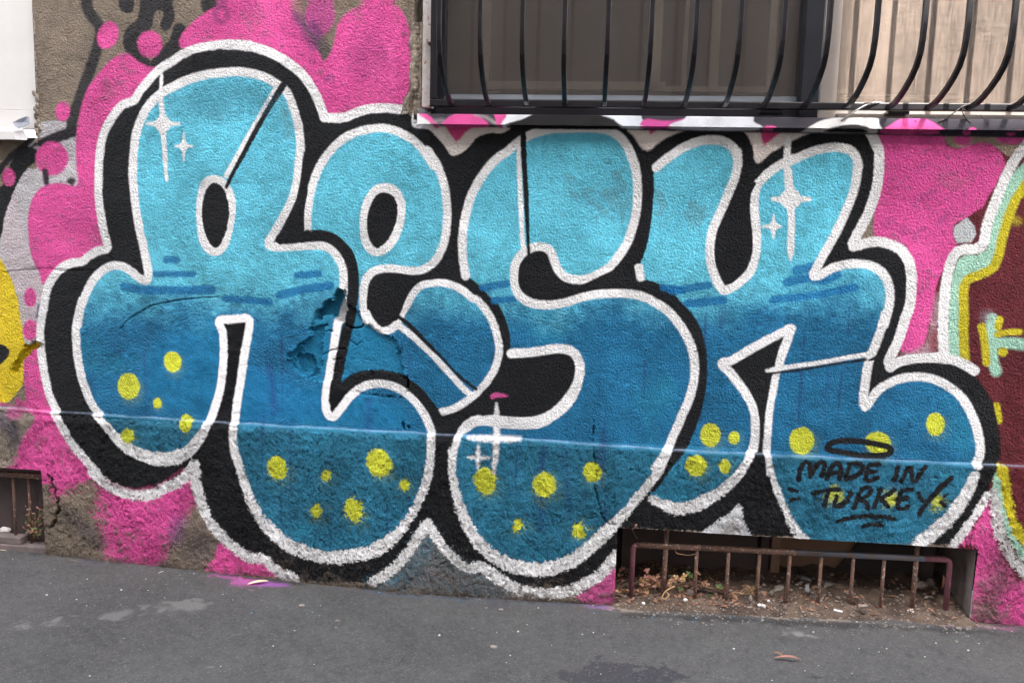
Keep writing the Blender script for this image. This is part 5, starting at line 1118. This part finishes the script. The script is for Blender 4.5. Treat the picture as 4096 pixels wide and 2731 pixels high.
P1 = [W(d4(*q), .04) for q in ((980, 975), (1050, 1060), (1030, 1075), (1070, 1085))]
clover('dry_clover', P1, 'small withered clover sprig right of the third bar', [M_DRY], 0, .010, 8)
P1 = [W(d4(*q), .12) for q in [(random.uniform(170, 290), random.uniform(920, 1130)) for _ in range(14)]]
clover('dry_clover', P1, 'dark withered clover in the shaded left corner of the opening', [M_DRY, M_DARKS], 0, .010, 9)
P1 = [W(d4(*q), .03) for q in [(random.uniform(175, 480), random.uniform(1130, 1230)) for _ in range(18)]]
clover('dry_clover', P1, 'low brown clover creeping over the soil at the first bar foot', [M_DRY, M_TWIG, M_STRAW], 0, .009, 12)
gt_ = empty('grass_tuft', W(d4(1100, 1190), .0), 'tiny fresh green sprout between the third and fourth bar feet', 'plant')
bm = bmesh.new()
for i in range(9): leaf(bm, W(d4(1085 + i * 4, 1210), -.005), Vector((r_.uniform(-.6, .6), -.2, 1)), Vector((0, -1, 0)), r_.uniform(.008, .018), .0014, .2, 3)
link('blade', bm, M_GREEN, gt_)
def curled(name, s, y_, mat, label):
    P = [W(p, y_) for p in parse(s)[0]]; bm = bmesh.new(); root = None
    for a_, b_ in zip(P[::2], P[1::2]): leaf(bm, a_, b_ - a_, Vector((0, -.9, .4)).normalized(), (b_ - a_).length, .005, .3, 5)
    return tag(link(name, bm, mat, None), label, 'leaf')
curled('withered_leaf', 'D4 435,955 470,930 470,930 495,940 468,935 475,985', .01, M_PINKL, 'pink withered leaf twist hanging between the first two bars')
curled('withered_leaf', 'D4 318,540 345,500 330,520 370,485', -.012, M_PINKL, 'small withered leaf stuck to the upper left corner of the opening')
curled('orange_peel', 'E4 1420,1130 1425,990', .09, M_PINKL, 'thin reddish dry strip curling up beside the right end bar')
def gleaf(px_, L_, w_, ang, mat, label, curl=.15, name='fallen_leaf'):
    p = G(px_, .004); a_ = math.radians(ang); bm = bmesh.new(); leaf(bm, p - Vector((math.cos(a_), math.sin(a_), 0)) * L_ / 2, Vector((math.cos(a_), math.sin(a_), 0)), Vector((0, 0, 1)), L_, w_, curl, 8)
    return tag(link(name, bm, mat, None), label, 'leaf')
gleaf((1032, 2334), .078, .010, 28, M_PALEL, 'pale cream willow leaf lying on the pink sprayed asphalt', .06)
gleaf((3150, 2640), .085, .007, -6, M_PINKL, 'curled reddish brown leaf alone on the asphalt at the lower right', .12)
gleaf((3110, 2622), .04, .005, -40, M_DRY, 'short dry leaf stem bent off the curled reddish leaf', .2)
gleaf((645, 2292), .025, .002, 55, M_BITS, 'thin white sliver of paper on the asphalt near the wall', .1, 'paper_sliver')
gleaf((38, 2185), .03, .0018, 60, M_STRAW, 'straw bit pointing up by the left basement planks', .1, 'straw_bit')
gleaf((5, 2205), .05, .0022, 3, M_PALEL, 'pale straw lying level at the left edge', .05, 'straw_bit')
gleaf((290, 2250), .07, .0012, -18, M_STRAW, 'thin bent straw on the asphalt below the cracked corner', .12, 'straw_bit')
for k, (p, c) in enumerate((((1205, 2423), 'round pale pebble on the asphalt below the dusty scuff'), ((2003, 2438), 'small tan pebble on the dark spot of asphalt'), ((1350, 2483), 'lone beige pebble on the asphalt at mid left'), ((1890, 2514), 'tiny white pebble on the asphalt at mid right'), ((1975, 2588), 'flat pinkish stone on the asphalt near the bottom middle'))):
    g_ = G(p); bm = bmesh.new(); blob(bm, g_ + Vector((0, 0, .002)), (.010, .008, .007, .004, .011)[k], (1.3, 1, .45), 2, .4, 200 + k); tag(link('pebble', bm, M_STONE, None), c, 'pebble')
bm = bmesh.new(); M_BLUEC = surf('blue_paint_flake', l3(60, 130, 180), l3(80, 160, 200), 40, .6)
for p in ((1006, 2452), (1250, 2450), (1517, 2370), (2230, 2445), (2375, 2453), (2607, 2470), (2785, 2474), (2770, 2488), (2938, 2465), (1229, 2456)):
    g_ = G(p, .002); s_ = random.uniform(.003, .006); a_ = random.uniform(0, 3); bm.faces.new([bm.verts.new(g_ + Vector((math.cos(a_ + k * 1.57) * s_, math.sin(a_ + k * 1.57) * s_ * .7, random.uniform(0, .001)))) for k in range(4)])
tag(link('paint_flakes', bm, M_BLUEC, None), 'tiny blue paint flakes dropped on the asphalt', kind='stuff')

# ------------------------------------------------------------------ left basement opening
lb = empty('basement_window', (-2.3, .08, .04), 'dark boarded basement light at the left edge', 'basement window')
bx('board', (-3.4, BX, .07, .08, -.05, .40), M_BOARDD, lb, .001); bx('lintel', (-3.4, BX, .02, .07, .372, .396), M_BOARDD, lb, .002)
bx('post', (-2.262, -2.235, .055, .069, .06, .37), M_BOARDD, lb, .002)
lg = empty('basement_grille', (-2.3, .03, .04), 'rusty two bar iron grille in the left basement opening', 'grille')
a_ = W((0, 1893), .03); bx('top_rail', (-3.4, -2.200, .018, .040, .345, .366), M_RUST, lg, .002)
for x_ in (W((60, 2060), .03).x, W((122, 2060), .03).x, -2.47): tb('bar', [(x_, .03, .04), (x_, .03, .345)], .0058, M_RUST, lg)
for x1v, z0_, z1_, y0_, y1_, lab in ((BX - .002, .036, .066, -.010, .05, 'lower weathered wooden plank across the left basement opening'), (W((80, 2140), .0).x, .0665, .096, .0, .05, 'shorter plank lying on the lower one in the left basement opening')):
    tag(bx('plank', (-3.4, x1v, y0_, y1_, z0_, z1_), M_WOOD, None, .003), lab, 'plank')
wd_ = empty('weed', W((135, 2160), .03), 'half dry weed growing at the right end of the left basement opening', 'plant')
base = W((140, 2155), .03)
for i in range(20):
    tip = W((random.uniform(85, 185), random.uniform(2030, 2140)), random.uniform(-.03, .05)); mid = (base + tip) / 2 + Vector((random.uniform(-.01, .01), 0, .01))
    Q, _ = catmull([tuple(base + Vector((random.uniform(-.02, .02), 0, 0))), tuple(mid), tuple(tip)], n=4); tb('stem', Q, .0009, random.choice((M_STRAW, M_TWIG, M_GREEN)), wd_, n=4)
    for k in range(3):
        bm = bmesh.new(); leaf(bm, Vector(Q[-1 - k * 2]), Vector((random.uniform(-1, 1), random.uniform(-.6, .2), random.uniform(-.2, 1))), Vector((0, -.9, .4)).normalized(), random.uniform(.009, .018), .0035, .2, 3)
        link('leaf', bm, random.choice((M_DRY, M_GREEN, M_PINKL, M_DRY)), wd_)

# ------------------------------------------------------------------ the house across the narrow street: out of view, roofline stepped to shade the wall, shows in the panes
YB = -6.0; k_ = -SD.z / SD.y; s_ = SD.x / SD.y; dy = 0 - YB
top = 1.765 + dy * k_; xe = .855 - s_ * dy
op_ = empty('shading_house', (0, YB, 0), 'tall plain plastered house across the lane, out of view, roofline shaped to shade the painted wall', 'building')
M_OPP = surf('pale_plaster', l3(128, 122, 116), l3(112, 106, 102), 1.2, .9, 0, .3, 30, .01)
M_OPG = surf('dark_pane', l3(40, 44, 50), l3(50, 54, 60), 1, .1)
bx('wall', (-12, xe, YB - 4, YB, -.2, top + 2.6), M_OPP, op_, 0); bx('wall', (xe + .002, 14, YB - 4, YB, -.2, top), M_OPP, op_, 0)
for fx_ in np.arange(-9, 12, 2.4):
    for fz_ in (1.2, 4.2):
        bx('window_frame', (fx_, fx_ + 1.1, YB, YB + .05, fz_, fz_ + 1.5), M_WHITE, op_, .005); bx('pane', (fx_ + .08, fx_ + 1.02, YB + .051, YB + .055, fz_ + .08, fz_ + 1.42), M_OPG, op_, 0)
